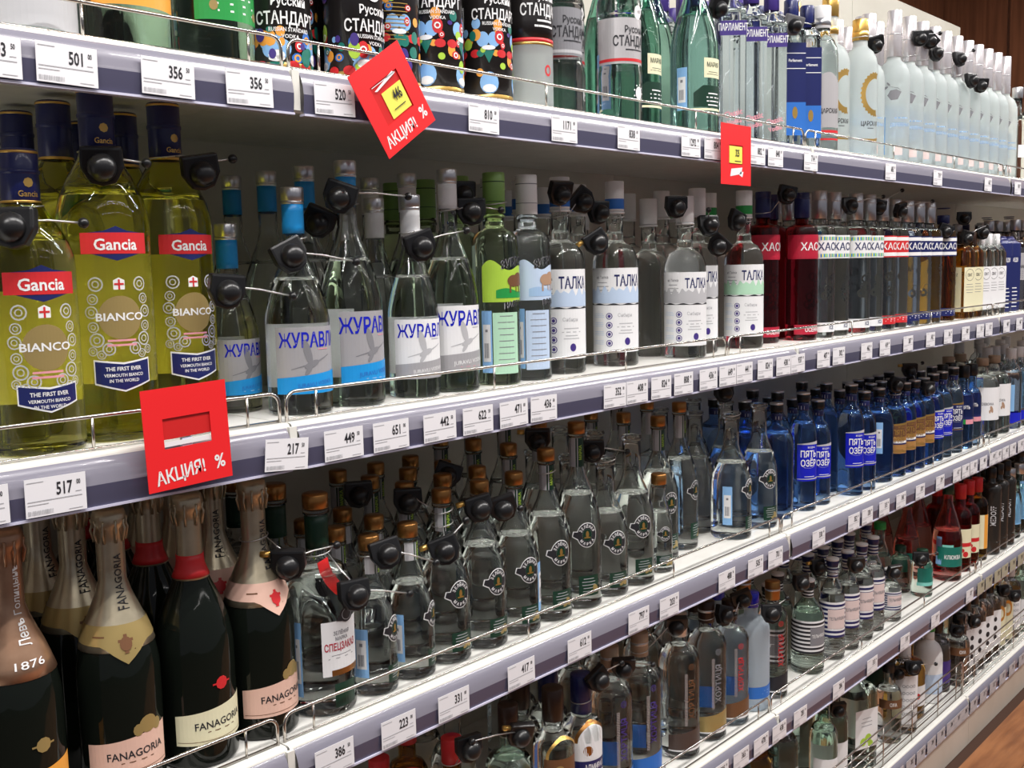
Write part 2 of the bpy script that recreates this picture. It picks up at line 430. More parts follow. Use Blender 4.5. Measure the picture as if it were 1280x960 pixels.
for s in 'Tabcd':
    if s == 'd':
        xs = [0.9]+list(SEAM[s])[1:]+[XR]
        for i in range(3): guard(s, xs[i]+.006, xs[i+1]-.006, i, 0.11, 5, [0.04, 0.2, 0.36, 0.52, 0.68, 0.84, 0.96])
        continue
    xs = [0.0]+list(SEAM[s])+[XR]
    if s == 'a': xs = [0.0, 0.737, 1.775, 3.34, XR]
    for i in range(4): guard(s, xs[i]+.005, xs[i+1]-.005, i)

# ------------------------------------------------------------------ kinds of bottle
def bprof(r, h, zs, zn, rn, base=0.006, shape='round', lipr=None):
    """r body radius, zs where the shoulder starts, zn where the neck starts, rn neck radius"""
    p = [(0, 0.004), (r*0.55, 0.003), (r*0.80, 0.0), (r, 0.0015, base), (r, zs)]
    if shape == 'round': mid = [(r*0.985, zs+(zn-zs)*.28), (r*0.90, zs+(zn-zs)*.55), (r*.70+rn*.30*.3, zs+(zn-zs)*.80), (rn*1.15, zs+(zn-zs)*.965)]
    elif shape == 'cone': mid = [(r*.96, zs+(zn-zs)*.12), (r*.80+rn*.2, zs+(zn-zs)*.33), (r*.45+rn*.55, zs+(zn-zs)*.64), (r*.15+rn*.85, zs+(zn-zs)*.86)]
    elif shape == 'bell': mid = [(r*.985, zs+(zn-zs)*.16), (r*.88+rn*.05, zs+(zn-zs)*.38), (r*.58+rn*.4, zs+(zn-zs)*.62), (r*.22+rn*.8, zs+(zn-zs)*.85)]
    else: mid = [(r*0.95, zs+(zn-zs)*.55), (r*.78, zs+(zn-zs)*.85), (rn*1.3, zs+(zn-zs)*.99)]
    p += mid+[(rn, zn+0.003), (rn, h-0.002, 0.001), (rn*.8, h), (0, h)]
    return fillet(p)
def capprof(r, z0, z1, bev=0.0015):
    return [(r-.0006, z0), (r, z0+.0006), (r, z1-bev), (r-bev*.4, z1-bev*.4), (r-bev, z1), (0, z1)]
def excise(p, ang, z0, z1, w=0.017, flat=None):
    """federal stamp: pale blue strip with white code panel"""
    a = p.stick('stamp', 'sticker', rect(-w/2, w/2, z0, z1), ang, 2, flat=flat); zc = (z0+z1)/2; h = z1-z0
    b = p.stick('panel', 'white', rect(-w*.36, w*.36, z0+h*.18, z1-h*.22), ang, 3, parent=a, flat=flat)
    p.stick('print', 'greyink', [bars(-w*.22, w*.22, z0+h*.24, z0+h*.48, 9), disc(0, z1-h*.32, w*.16, n=4, rot=PI/4)], ang, 4, parent=a, flat=flat)

def gancia(key, r, h):
    k = h/0.383
    p = PR[key] = Proto(bprof(r, h-.004, .235*k, .318*k, .0172, shape='bell'), 'vermouth', .268*k, 36)
    c = p.turned('foil_cap', 'navy', capprof(.0188, .316*k, h), seg=28)
    p.turned('foil_edge', 'gold', [(.0191, .3155*k), (.0194, .3165*k), (.0194, .3185*k), (.0191, .319*k)], parent=c)
    p.turned('foil_ridge', 'navy', [(.0191, .352*k), (.0199, .3535*k), (.0199, .356*k), (.0191, .3575*k)], parent=c)
    p.turned('foil_band', 'gold', [(.0191, h-.0045), (.0194, h-.0040), (.0194, h-.0022), (.0186, h-.0018)], parent=c)
    v = text('Gancia', .0062, 0, .3275*k, .9, .015); q = [(x, z) for x, z in v[0]]
    sv = p.rf; p.rf = lambda z: .0191
    p.stick('lettering', 'gold', [(q, v[1]), (text('Gancia', .0062, .038, .3275*k, .9, .015)), disc(0, .341*k, .005, .005, 8), disc(.038, .341*k, .005, .005, 8)], 8, 1, parent=c)
    p.rf = sv
    zc = .216*k
    a = p.stick('crest', 'navy', poly([(-.034, zc), (-.030, zc+.011), (-.012, zc+.013), (0, zc+.018), (.012, zc+.013), (.030, zc+.011), (.034, zc), (.028, zc-.011), (0, zc-.019), (-.028, zc-.011)]), 0, 1)
    b = p.stick('ribbon', 'redprint', rect(-.037, .037, zc-.0115, zc+.0110), 0, 2, parent=a)
    p.stick('lettering', 'whiteink', text('Gancia', .0125, 0, zc-.001, .98, .028), 0, 3, parent=a)
    zm = .136*k
    a = p.stick('medallion', 'olivegold', disc(0, zm, .0235, n=26), 0, 1)
    p.stick('lettering', 'whiteink', text('BIANCO', .0085, 0, zm+.001, 1.18, .024), 0, 2, parent=a)
    p.stick('shield', 'whiteink', poly([(-.006, zm+.030), (.006, zm+.030), (.006, zm+.040), (0, zm+.043), (-.006, zm+.040)] [::-1]), 0, 1, parent=a)
    p.stick('cross', 'redprint', [rect(-.001, .001, zm+.030, zm+.041), rect(-.005, .005, zm+.035, zm+.037)], 0, 2, parent=a)
    fil = []
    rr = random.Random(4)
    for sd in (-1, 1):
        for j, (ax, az, ar) in enumerate([(.024, .036, .008), (.028, .020, .006), (.030, .006, .007), (.029, -.010, .006), (.026, -.024, .008), (.014, -.034, .007), (.031, -.036, .005), (.022, -.040, .005)]):
            fil += [ring(sd*ax, zm+az, ar*.80, ar, 12), ring(sd*ax, zm+az, ar*.35, ar*.5, 8)]
    p.stick('filigree', 'paleink', fil, 0, 1, parent=a)
    p.stick('band_print', 'rose', [lines(0, zm-.026, .034, 2, .005, .0022, 5)], 0, 2, parent=a)
    z0, z1 = .058*k, .090*k
    a = p.stick('plaque_edge', 'whiteink', poly([(-.031, z0+.006), (0, z0-.003), (.031, z0+.006), (.031, z1+.001), (0, z1-.003), (-.031, z1+.001)]), 0, 1)
    p.stick('plaque', 'navy', poly([(-.0295, z0+.0075), (0, z0-.001), (.0295, z0+.0075), (.0295, z1-.001), (0, z1-.005), (-.0295, z1-.001)]), 0, 2, parent=a)
    p.stick('lettering', 'whiteink', [text('THE FIRST EVER', .0043, 0, z1-.0095, .92, .02), text('VERMOUTH BIANCO', .0036, 0, z1-.0165, .9, .015), text('IN THE WORLD', .0036, 0, z1-.0225, .9, .015)], 0, 3, parent=a)
    p.stick('back_label', 'cream', rect(-.038, .038, .060*k, .205*k), 180, 1)
    p.neck = (.300*k, .0195)
gancia('gancia', .049, .383); gancia('gancia_s', .048, .311)

def crane(cz):
    return [disc(-.0045, cz+.016, .0165, .0048, 14, math.radians(104)), disc(.0005, cz+.001, .0105, .0042, 14, math.radians(22)), disc(-.004, cz-.006, .0085, .0030, 10, math.radians(55)),
            poly([(-.026, cz-.0045), (-.026, cz-.0053), (.010, cz+.0035), (.028, cz+.0115), (.028, cz+.0125), (.008, cz+.0052)], .004)]
def zhur(key, r, h, blue):
    k = h/.287
    p = PR[key] = Proto(bprof(r, h-.004, .120*k, .208*k, .0135, shape='cone'), 'glass', .170*k, 32)
    p.turned('cap', 'silver', capprof(.0150, h-.0175, h), seg=24)
    p.band('neck_sleeve', 'bluesleeve' if blue else 'white', h-.058, h-.0215, .0004, core=True)
    p.turned('neck_ring', 'silver', [(.0136, h-.0215), (.0146, h-.0210), (.0146, h-.0178), (.0136, h-.0172)])
    z0, z1 = .028*k, .112*k
    a = p.stick('label', 'labelgrey' if blue else 'white', wavy(-.046, .046, z0, z1, lambda t: 0, 18), 0, 1)
    p.stick('lettering', 'royal', text('ЖУРАВЛИ', .0185*k, .003, z1-.0160*k, .70, .022), 0, 2, parent=a)
    p.stick('crane_print', 'greyink' if blue else 'paleink', crane(z0+.036*k), 0, 2, parent=a)
    p.stick('small_print', 'rose' if blue else 'paleink', lines(.018, z1-.029*k, .022, 1, .003, .0012), 0, 2, parent=a)
    p.stick('band', 'bluesleeve' if blue else 'labelgrey', wavy(-.046, .046, z0, z0+.020*k, lambda t: .008*t, 18), 0, 3, parent=a)
    p.stick('lettering', 'midblue' if blue else 'whiteink', text('JURAVLI VODKA', .0052*k, .006, z0+.0125*k, .95, .01, 5), 0, 4, parent=a)
    p.stick('lettering', 'paleblue' if blue else 'rose', lines(.006, z0+.005*k, .05, 1, .003, .0008), 0, 4, parent=a)
    p.stick('back_label', 'white', rect(-.033, .033, z0+.004, z1), 180, 1)
    p.stick('embossed_mark', 'glass', [ring(.012, .140*k, .0085, .0095, 20), ring(.012, .140*k, .003, .004, 10)], 20, 2)
    p.neck = (.218*k, .0142)
zhur('crane_blue', .0410, .287, True); zhur('crane_blue_l', .0430, .326, True)
zhur('crane_white', .0365, .285, False); zhur('crane_white_l', .0415, .325, False); zhur('crane_blue_s', .036, .245, True)

def zubr(key, green):
    h, r = .325, .0365
    p = PR[key] = Proto(bprof(r, h-.004, .212, .238, .0150, shape='flat'), 'zubgreen' if green else 'bluish', .250, 28)
    p.turned('cap', 'greencap' if green else 'white', capprof(.0172, .263, h, .0012), seg=24)
    p.turned('cap_lines', 'darkgreen' if green else 'greyink', [(.0173, .2800), (.01745, .2802), (.01745, .2808), (.0173, .281)], core=True)
    p.turned('cap_lines', 'darkgreen' if green else 'greyink', [(.0173, .3100), (.01745, .3102), (.01745, .3112), (.0173, .3114)], core=True)
    p.turned('collar', 'glass', [(.0150, .2555), (.0172, .2565), (.0172, .2600), (.0150, .2615)])
    a = p.stick('picture', 'limeprint' if green else 'paleblue', wavy(-.052, .036, .128, .182, lambda t: .012*math.sin(9*t)*(1-t), 26), 0, 1)
    p.stick('meadow', 'greenprint' if green else 'icyblue', wavy(-.030, .036, .134, .146, lambda t: .003*math.sin(7*t), 16), 0, 2, parent=a)
    p.stick('bison', 'brown' if green else 'brownlight', [disc(-.004, .160, .0115, .009, 16), disc(.008, .162, .012, .0105, 16), rect(-.012, -.009, .142, .156, 1), rect(.009, .012, .142, .156, 1), rect(.001, .003, .143, .155, 1), disc(.018, .158, .005, .006, 10)], 6, 3, parent=a)
    p.stick('lettering_edge', 'paleink', [text('ЗУБРОВКА', .0128, .012, .190, .74, .05, 0, arc=.09), text('НАСТОЙКА' if green else 'ВОДКА', .0088, .010, .126, .82, .05, 0, arc=.09)], 0, 2.5, parent=a)
    p.stick('lettering', 'ink', text('ЗУБРОВКА', .0125, .012, .190, .74, .02, 0, arc=.09), 0, 3, parent=a)
    p.stick('lettering', 'ink', text('НАСТОЙКА' if green else 'ВОДКА', .0085, .010, .126, .82, .02, 0, arc=.09), 0, 3, parent=a)
    b = p.stick('back_label', 'palegreen' if green else 'paleblue', rect(-.022, .022, .018, .112), -22, 1)
    p.stick('small_print', 'greyink', lines(0, .106, .030, 9, .0095, .0012), -22, 2, parent=b)
    excise(p, -72, .020, .115)
    p.neck = (.2585, .0180)
zubr('bison_green', True); zubr('bison_clear', False)

def talka(key, tint, h=.328, r=.0405):
    k = h/.328
    p = PR[key] = Proto(bprof(r, h-.004, .180*k, .222*k, .0150, shape='round'), 'glass', .235*k, 30)
    p.turned('cap', 'white', capprof(.0170, .275*k, h, .0012), seg=24)
    if tint: p.turned('cap_print', tint, [(.0171, .279*k), (.0173, .2795*k), (.0173, .296*k), (.0171, .297*k)])
    p.turned('cap_ring', 'whiteink', [(.0150, .270*k), (.0180, .271*k), (.0180, .2735*k), (.0150, .275*k)])
    z0, z1 = .026*k, .175*k; s0, s1 = -.074, .060
    a = p.stick('label', 'white', rect(s0, s1, z0, z1), 0, 1)
    p.stick('landscape', {'midblue': 'paleblue', 'greenprint': 'palegreen'}.get(tint, 'paleink'), wavy(s0, s1, z0+.087*k, z0+.108*k, lambda t: .006*abs(math.sin(23*t))+.004*math.sin(61*t), 60), 0, 2, parent=a)
    p.stick('ridge', 'ink', [wavy(s0, s1, z0+.0835*k, z0+.0855*k, lambda t: .0012*math.sin(31*t), 40)], 0, 2, parent=a)
    p.stick('lettering', 'navy', text('ТАЛКА', .0195*k, .016, z1-.022*k, .60, .022), 0, 2, parent=a)
    p.stick('lettering', 'greyink', [text('из Талка', .0048, -.034, z1-.016*k, .9, .012), lines(-.034, z1-.026*k, .026, 4, .0068, .0011)], 0, 2, parent=a)
    p.stick('seals', 'violet', [ring(-.021, z0+zz*k, .0046, .0060, 12) for zz in (.016, .032, .048, .064)]+[disc(-.021, z0+zz*k, .003, n=8) for zz in (.016, .032, .048, .064)]+[disc(.012, z0+.019*k, .0055, .0068, 12)], 0, 2, parent=a)
    p.stick('lettering', 'paleink', [text('Сибири', .0062, .008, z0+.066*k, .9, .008), lines(.010, z0+.050*k, .036, 2, .006, .0016), lines(.010, z0+.038*k, .030, 2, .005, .0016)], 0, 2, parent=a)
    p.stick('small_print', 'paleblue', [lines(-.043, z0+zz*k, .026, 3, .003, .0007, int(zz*999)) for zz in (.068, .052, .036, .020)], 0, 2, parent=a)
    p.neck = (.245*k, .0158)
talka('talka_blue', 'midblue'); talka('talka_grey', None, .307, .040); talka('talka_plain', None); talka('talka_green', 'greenprint')

def xac(key, glass, cap, lab, txt, stripe=None, txtcol='navy', h=.333, bottom='ICE', r=.0365, botlab=None):
    p = PR[key] = Proto(bprof(r, h-.004, .244, .262, .0150, shape='flat'), glass, .255, 28)
    p.turned('cap', cap, capprof(.0172, .276, h, .0012), seg=24)
    p.turned('cap_ring', cap, [(.0150, .318), (.0180, .3185), (.0180, .3205), (.0150, .321)])
    a = p.stick('label', lab, rect(-.070, .060, .184, .238), 0, 1)
    p.stick('lettering', txtcol, text(txt, .0175, .002, .212, .95, .012), 0, 3, parent=a)
    if stripe == 'rainbow':
        for i, c in enumerate(['bluesleeve', 'limeprint', 'aqua', 'cream', 'midblue', 'yellowtag']):
            p.stick('dash_pattern', c, [rect(-.066+.021*j+.0035*i, -.066+.021*j+.0035*i+.003, z_, z_+.008, 1) for j in range(6) for z_ in (.226, .187)], 0, 2, parent=a)
    elif stripe:
        for z_ in (.226, .187): p.stick('stripe', stripe, rect(-.070, .060, z_, z_+.009), 0, 2, parent=a)
    b = p.stick('base_label', botlab or lab, rect(-.050, .050, .014, .036), 0, 1)
    p.stick('lettering', txtcol, text(bottom, .0095, 0, .025, .8, .02) if bottom else lines(0, .026, .05, 2, .005, .002), 0, 2, parent=b)
    rr = random.Random(hash(len(key)) % 97)
    p.stick('embossing', glass, [ring(-.02+.04*rr.random(), .075+.085*rr.random(), .0035+.004*rr.random(), .0065+.005*rr.random(), 10) for _ in range(16)], 0, 2)
    p.neck = (.268, .0158)
xac('khask_red', 'redliq', 'navy', 'crimson', 'ХАСКИ', 'crimson', 'whiteink', bottom='ОСЕННИЙ', botlab='crimson')
xac('khask_rainbow', 'glass', 'silver', 'white', 'ХАСКИ', 'rainbow', 'navy', h=.340)
xac('khask_redlabel', 'glass', 'silver', 'redprint', 'ХАСКИ', 'whiteink', 'whiteink', bottom='', botlab='redprint')
xac('khask_bluelabel', 'bluish', 'silver', 'navy', 'ХАСКИ', 'whiteink', 'whiteink', bottom='', botlab='navy')
xac('khask_amber', 'amber', 'navy', 'navy', 'ХАСКИ', 'whiteink', 'whiteink', bottom='', h=.30, botlab='navy')

def boxy(key, glass, w, h, lab, txt, cap, txtcol='ink', zl=(.02, .15), hs=.19, extra=None):
    """small square bottle"""
    p = PR[key] = Proto(bprof(w/2, h-.004, hs, hs+.030, .0125, shape='cone'), glass, hs+.01, 24, sq=7)
    p.turned('cap', cap, capprof(.0145, h-.045, h, .0012), seg=20)
    a = p.stick('label', lab, rect(-w*.42, w*.42, *zl), 0, 1, flat=w/2)
    p.stick('lettering', txtcol, [text(txt, .0085, 0, zl[1]-.022, .62, .03), ring(0, zl[1]-.022, .0165, .0175, 16)], 0, 2, parent=a, flat=w/2)
    p.stick('small_print', 'greyink', lines(0, zl[1]-.050, w*.6, 4, .008, .0012), 0, 2, parent=a, flat=w/2)
    b = p.stick('side_label', lab, rect(-w*.40, w*.40, *zl), -90, 1, flat=w/2)
    p.stick('lettering', txtcol, [text(txt, .0085, 0, zl[1]-.022, .62, .03)], -90, 2, parent=b, flat=w/2)
    p.neck = (h-.055, .0135)
boxy('square_yellow', 'amber', .056, .255, 'cream', 'СВАТ', 'darkcap'); boxy('square_white', 'glass', .054, .25, 'white', 'СВАТ', 'white')

# sparkling wine
def champ(key, foil, collar, emblem, lab, labtxt, neck=None, necktxt='FANAGORIA', band=None):
    h, r = .322, .0455
    p = PR[key] = Proto(bprof(r, h-.006, .130, .236, .0145, shape='bell'), 'darkglass', None, 32)
    zl = .170 if not band else .222
    pr = [(p.rf(zl+(.300-zl)*k/9)+.0008, zl+(.300-zl)*k/9) for k in range(10)]
    pr = [(pr[0][0]-.001, zl-.0002)]+pr+[(.0175, .303), (.0185, .308), (.0182, .316), (.0165, h), (.010, h+.001), (0, h+.0005)]
    a = p.turned('foil', foil, pr, seg=28)
    # crumpled foil folds round the wire cage
    rr = random.Random(len(key)); V = []; F = []
    for i in range(9):
        an = i*2*PI/9+rr.random()*.3; x, y = .0178*math.sin(an), -.0178*math.cos(an)
        v, f = tube([(x*.93, y*.93, .286), (x*1.09, y*1.09, .297+.006*rr.random()), (x*.98, y*.98, .306), (x*1.06, y*1.06, .312)], .0016, 5)
        F += [tuple(q+len(V) for q in t) for t in f]; V += v
    p.add('foil_folds', M[foil], (V, F), True, True, a)
    sv = p.rf; p.rf = lambda z: sv(z)+.0010
    if band: p.band('neck_band', band, .224, .250, .0008, core=True, parent=a)
    if collar:
        pts = []
        n = 36; top = .198; V = []; F = []
        for k in range(n+1):
            t = -PI+2*PI*k/n; zb = .176-.020*max(0, 1-abs(t)/.62)+.004*abs(t)/PI
            for z in (zb, (zb+top)/2, top): V.append(((p.rf(z)+.0006)*math.sin(t), -(p.rf(z)+.0006)*math.cos(t), z))
            if k:
                b = 3*k; F += [(b-3, b, b+1, b-2), (b-2, b+1, b+2, b-1)]
        c = p.add('collar', M[collar], (V, F), True, True, a)
        p.stick('crest', emblem, [disc(0, .178, .0065, .0075, 12), rect(-.008, .008, .180, .183), rect(-.002, .002, .168, .188)], 0, 3, parent=a, core=True)
        p.stick('lettering', 'brown', lines(-.028, .186, .018, 1, .003, .0016), 0, 3, parent=a)
        p.stick('lettering', 'ink', text(necktxt, .0080, .001, .243, 1.0, .008, 90), 4, 3, parent=a, core=True)
    elif not band:
        p.stick('lettering', 'whiteink', [text(necktxt, .0080, 0, .245, 1.0, .008, 90), text('1876', .008, 0, .186, .8, .005)], 4, 3, parent=a)
    p.rf = sv
    a = p.stick('label', lab, wavy(-.052, .046, .030, .066, lambda t: .012*t, 20), 0, 1)
    p.stick('lettering', 'ink', text(labtxt, .0090, .004, .054, .95, .012, 2), 0, 2, parent=a)
    p.stick('edge_line', 'brown', [rect(-.050, .044, .034, .0346), lines(.004, .044, .05, 1, .003, .0012)], 0, 2, parent=a)
    p.stick('crest', 'olivegold' if lab != 'cream' else 'redprint', [disc(.018, .083, .011, .010, 14), disc(.006, .079, .006, .007, 10), disc(.030, .079, .006, .007, 10)] if lab == 'peach' else [disc(.006, .100, .008, .008, 10), rect(-.006, .018, .099, .101)], 0, 2, parent=a)
    p.neck = (.25, .016)
champ('wine_gold', 'foil', 'olivegold', 'brown', 'peach', 'FANAGORIA')
champ('wine_pink', 'foil', 'peach', 'redprint', 'peach', 'FANAGORIA')
champ('wine_red', 'foil', None, None, 'cream', 'FANAGORIA', band='redprint')
champ('wine_orange', 'foilpink', None, None, 'orange', 'Голицынъ', necktxt='Левъ Голицынъ')

def badge(p, ang, zc, k=1.0):
    a = p.stick('badge', 'whiteink', [disc(0, zc, .0165*k, .0195*k, 24), poly([(-.024*k, zc-.003), (-.012*k, zc-.009*k), (-.010*k, zc+.006*k), (-.022*k, zc+.006*k)])], ang, 1)
    p.stick('badge_field', 'ink', [ring(0, zc, .0080*k, .0155*k, 24, ry=1.18), poly([(-.0225*k, zc-.002), (-.012*k, zc-.007*k), (-.010*k, zc+.005*k), (-.0205*k, zc+.005*k)])], ang, 2, parent=a)
    p.stick('badge_centre', 'darkgreen', disc(0, zc, .0079*k, .0093*k, 16), ang, 2, parent=a)
    p.stick('leaf', 'gold', [disc(0, zc+.001, .0026*k, .0060*k, 8), rect(-.005*k, .005*k, zc-.005*k, zc-.003*k, 2)], ang, 3, parent=a)
    L = []
    for i, (s, up_) in enumerate((('ЗЕЛЁНАЯ', 1), ('МАРКА', 0))):
        n = len(s)
        for j, ch in enumerate(s):
            t = (PI*.84-PI*.68*j/(n-1)) if up_ else (PI*1.22+PI*.56*j/(n-1))
            L.append(text(ch, .0044*k, .0117*k*math.cos(t), zc+.0138*k*math.sin(t), .85, .02, math.degrees(t)-90 if up_ else math.degrees(t)+90))
    p.stick('lettering', 'whiteink', L, ang, 3, parent=a)
def marka(key, r, h, capped=True, shape='cone', stamp=None, strip=True, bang=24, glass='glass', cap='bronze'):
    k = h/.27
    hh = h if capped else h
    p = PR[key] = Proto(bprof(r, h-.004, .125*k, .200*k, .0128 if capped else .0165, shape=shape), glass, .165*k, 30)
    if capped:
        c = p.turned('cap', cap, capprof(.0148, h-.020, h, .0022), seg=22)
        p.turned('neck_ring', glass, [(.0128, h-.026), (.0150, h-.0255), (.0150, h-.0215), (.0128, h-.021)])
        if strip:
            a = p.stick('neck_label', 'darkgreen', rect(-.008, .008, .205*k, h-.027), 28, 1, core=True)
            p.stick('lettering', 'limeprint', text('МАРКА', .0052, 0, (.205*k+h-.027)/2, 1.0, .02, 90), 28, 2, parent=a, core=True)
            p.stick('neck_label', 'paleink', rect(-.010, .008, .205*k, h-.027), -25, 1, core=True)
    else:
        p.turned('mouth_rim', glass, [(.0165, h-.010), (.0185, h-.009), (.0190, h-.004), (.0180, h-.0005), (.0150, h), (.012, h-.001)])
    badge(p, bang, .110*k, min(1.1, r/.036))
    a = p.stick('lower_label', 'darkgreen', rect(-.020, .018, .020*k, .050*k), bang+6, 1)
    p.stick('small_print', 'paleink', lines(-.002, .045*k, .026, 5, .0046*k, .0010), bang+6, 2, parent=a)
    p.stick('sprig', 'olivegold', [disc(.011, .030*k, .005, .008, 10, .5), disc(.004, .026*k, .006, .003, 8, .4)], bang+6, 2, parent=a)
    if stamp is not None: excise(p, stamp, .034*k, .118*k, .020)
    p.neck = (h-.055*k if capped else h-.02, .0145 if capped else .018)
marka('marka_s', .0345, .222, stamp=-78); marka('marka_s2', .0345, .219, stamp=-66, strip=True)
marka('marka_m', .0385, .257, stamp=None); marka('marka_m2', .0385, .257, stamp=66)
marka('marka_l', .0395, .283); marka('marka_xl', .0400, .317)
marka('marka_open', .0395, .240, False); marka('marka_open_l', .0400, .272, False)
marka('marka_mini', .0255, .187, strip=False, bang=20); marka('marka_back', .0375, .300, stamp=-52); marka('marka_open_xl', .0425, .262, False, stamp=-52)

def spets():
    h, r = .291, .0445
    p = PR['spets'] = Proto(bprof(r, h-.004, .150, .205, .0150, shape='round'), 'glass', .185, 32)
    p.turned('cap', 'bronze', capprof(.0172, h-.020, h, .0022), seg=22)
    p.turned('neck_ring', 'glass', [(.015, h-.027), (.0175, h-.0265), (.0175, h-.0215), (.015, h-.021)])
    p.band('neck_sleeve', 'darkgreen', .218, h-.029, .0004, core=True)
    a = p.stick('label', 'white', rect(-.022, .040, .055, .128), 16, 1)
    p.stick('lettering', 'crimson', text('СПЕЦЗАКАЗ', .0098, .006, .094, .62, .03), 16, 2, parent=a)
    p.stick('lettering', 'greyink', [text('ЗЕЛЁНАЯ', .0050, .006, .112, .8, .02), text('МАРКА', .0050, .006, .1045, .8, .02), lines(.006, .082, .042, 2, .004, .0008)], 16, 2, parent=a)
    p.stick('edge_strip', 'bronze', rect(-.010, .040, .055, .063), 16, 2, parent=a)
    p.stick('badge', 'ink', [disc(.016, .134, .0125, .0105, 20), poly([(-.002, .128), (.008, .126), (.008, .138), (.002, .134)])], 16, 3, parent=a)
    p.stick('badge_line', 'paleink', [ring(.016, .134, .0085, .0092, 18, ry=.85)], 16, 4, parent=a)
    p.stick('lower_label', 'darkgreen', rect(-.010, .026, .012, .044), 20, 1)
    excise(p, -58, .028, .128)
    p.neck = (.212, .0165)
spets()

def lakes(key, r, h, lab, glass='blueglass', txtc='whiteink', sleeve=True, stamp=None):
    k = h/.27
    p = PR[key] = Proto(bprof(r, h-.004, .165*k, .218*k, .0130, shape='round'), glass, .200*k, 26)
    p.turned('cap', 'plastic', capprof(.0150, h-.020, h-.003), seg=20)
    p.turned('cap_top', 'silver', [(.0150, h-.004), (.0156, h-.0035), (.0156, h-.0005), (.0150, h), (0, h)])
    if sleeve:
        p.stick('neck_label', 'white', [rect(-.007, .007, .232*k, h-.030)], -40, 1, core=True)
        p.band('neck_sleeve', 'navy', .230*k, h-.024, .0002, core=True)
    if lab:
        z0, z1 = .070*k, .155*k
        a = p.stick('label', lab, wavy(-.024, .032, z0, z1, lambda t: .006*t, 16), 0, 1)
        p.stick('edge_line', 'paleink' if lab == 'royal' else 'gold', [wavy(-.024, .032, z1-.001, z1+.0006, lambda t: .006*t, 16), wavy(-.024, .032, z0+.004, z0+.0054, lambda t: .002*t, 16)], 0, 2, parent=a)
        if lab == 'ochre':
            p.stick('panel', 'brown', wavy(-.018, .028, z0+.045, z1-.004, lambda t: .004*t, 12), 0, 2, parent=a)
            p.stick('band', 'white', rect(-.024, .030, z0+.028, z0+.034), 0, 2, parent=a)
            p.stick('band', 'navy', rect(-.024, .030, z0+.024, z0+.028), 0, 2, parent=a)
        p.stick('lettering', txtc, [text('ПЯТЬ', .0150*k, .004, z1-.022*k, .72, .02), text('ОЗЁР', .0150*k, .004, z1-.043*k, .72, .02)], 0, 3, parent=a)
        p.stick('lettering', txtc, [text('ВОДКА', .0040, .010, z1-.007*k, 1, .01), ring(.004, z1-.050*k, .014, .0148, 12, PI*1.15, PI*1.85, .35), lines(.006, z0+.010*k, .034, 1, .003, .0012)], 0, 3, parent=a)
    if stamp: excise(p, stamp, .085*k, .175*k, .019)
    p.neck = (.222*k, .0142)
lakes('lakes_blue', .031, .275, 'royal'); lakes('lakes_blue_s', .0305, .250, 'royal'); lakes('lakes_ochre', .031, .245, 'ochre', txtc='gold')
lakes('lakes_stamp', .0375, .245, None, stamp=-55); lakes('lakes_clear', .030, .255, 'navy', 'bluish'); lakes('lakes_plain', .0385, .262, None)

def vort(key, cap, txtc, lower=None, glass='glass', inner=None, h=.285, r=.0405, stripes=False):
    k = h/.285
    p = PR[key] = Proto(bprof(r, h-.004, .190*k, .225*k, .0145, shape='round'), glass, .222*k, 30)
    p.turned('cap', cap, capprof(.0168, .240*k, h), seg=22)
    p.turned('cap_band', 'silver', [(.0169, .262*k), (.01715, .2625*k), (.01715, .266*k), (.0169, .2665*k)], core=True)
    V = []; F = []
    for i in range(20):                     # moulded ribs on the shaded side
        an = math.radians(-150+4.2*i); x, y = (r-.0002)*math.sin(an), -(r-.0002)*math.cos(an)
        v, f = tube([(x, y, .075*k), (x, y, .178*k)], .0008, 4); F += [tuple(q+len(V) for q in t) for t in f]; V += v
    p.add('ribs', M[glass], (V, F))
    a = p.stick('lettering', txtc, text('ХОРТИЦЯ', .0135*k, 0, .122*k, .90, .014, 90), 2, 2)
    p.stick('line_panel', 'labelsilver' if not stripes else 'ink', [rect(-.0145, -.0085, .070*k+.0022*j, .071*k+.0022*j, 1) for j in range(48)], 2, 1, parent=a)
    p.stick('emblem', txtc, [ring(0, .188*k, .0050, .0062, 14), ring(0, .188*k, .0022, .0032, 10)], 2, 1, parent=a)
    if lower:
        b = p.stick('lower_label', lower, wavy(-.046, .040, .020*k, .050*k, lambda t: .016*t, 18), 0, 1)
        p.stick('edge_line', 'whiteink', [wavy(-.046, .040, .018*k, .020*k, lambda t: .004*t, 12)], 0, 2, parent=b)
    if inner: p.stick('back_label', inner, rect(-.030, .030, .050*k, .095*k), 180, 1)
    p.neck = (.230*k, .0155)
vort('vort_blue', 'tan', 'violet', 'midblue', inner='midblue'); vort('vort_brown', 'silver', 'brown', 'umber'); vort('vort_green', 'darkcap', 'greyink', 'olivegold', inner='midblue')
vort('vort_red', 'darkcap', 'redprint', 'brown', inner='midblue', h=.262); vort('vort_stripe', 'bronze', 'redprint', 'ink', h=.262, r=.034, stripes=True)

def frosty():
    h, r = .256, .0405
    p = PR['frost_blue'] = Proto(bprof(r, h-.004, .170, .205, .0150, shape='round'), 'frostblue', None, 30)
    p.turned('cap', 'royal', capprof(.0172, h-.032, h), seg=22)
    a = p.stick('label', 'midblue', wavy(-.066, .040, .030, .056, lambda t: .02*max(0, t-.6), 24), 0, 1)
    p.stick('lettering', 'icyblue', [lines(.0, .046, .05, 2, .006, .0012)], 10, 2, parent=a)
    p.neck = (.214, .0165)
frosty()

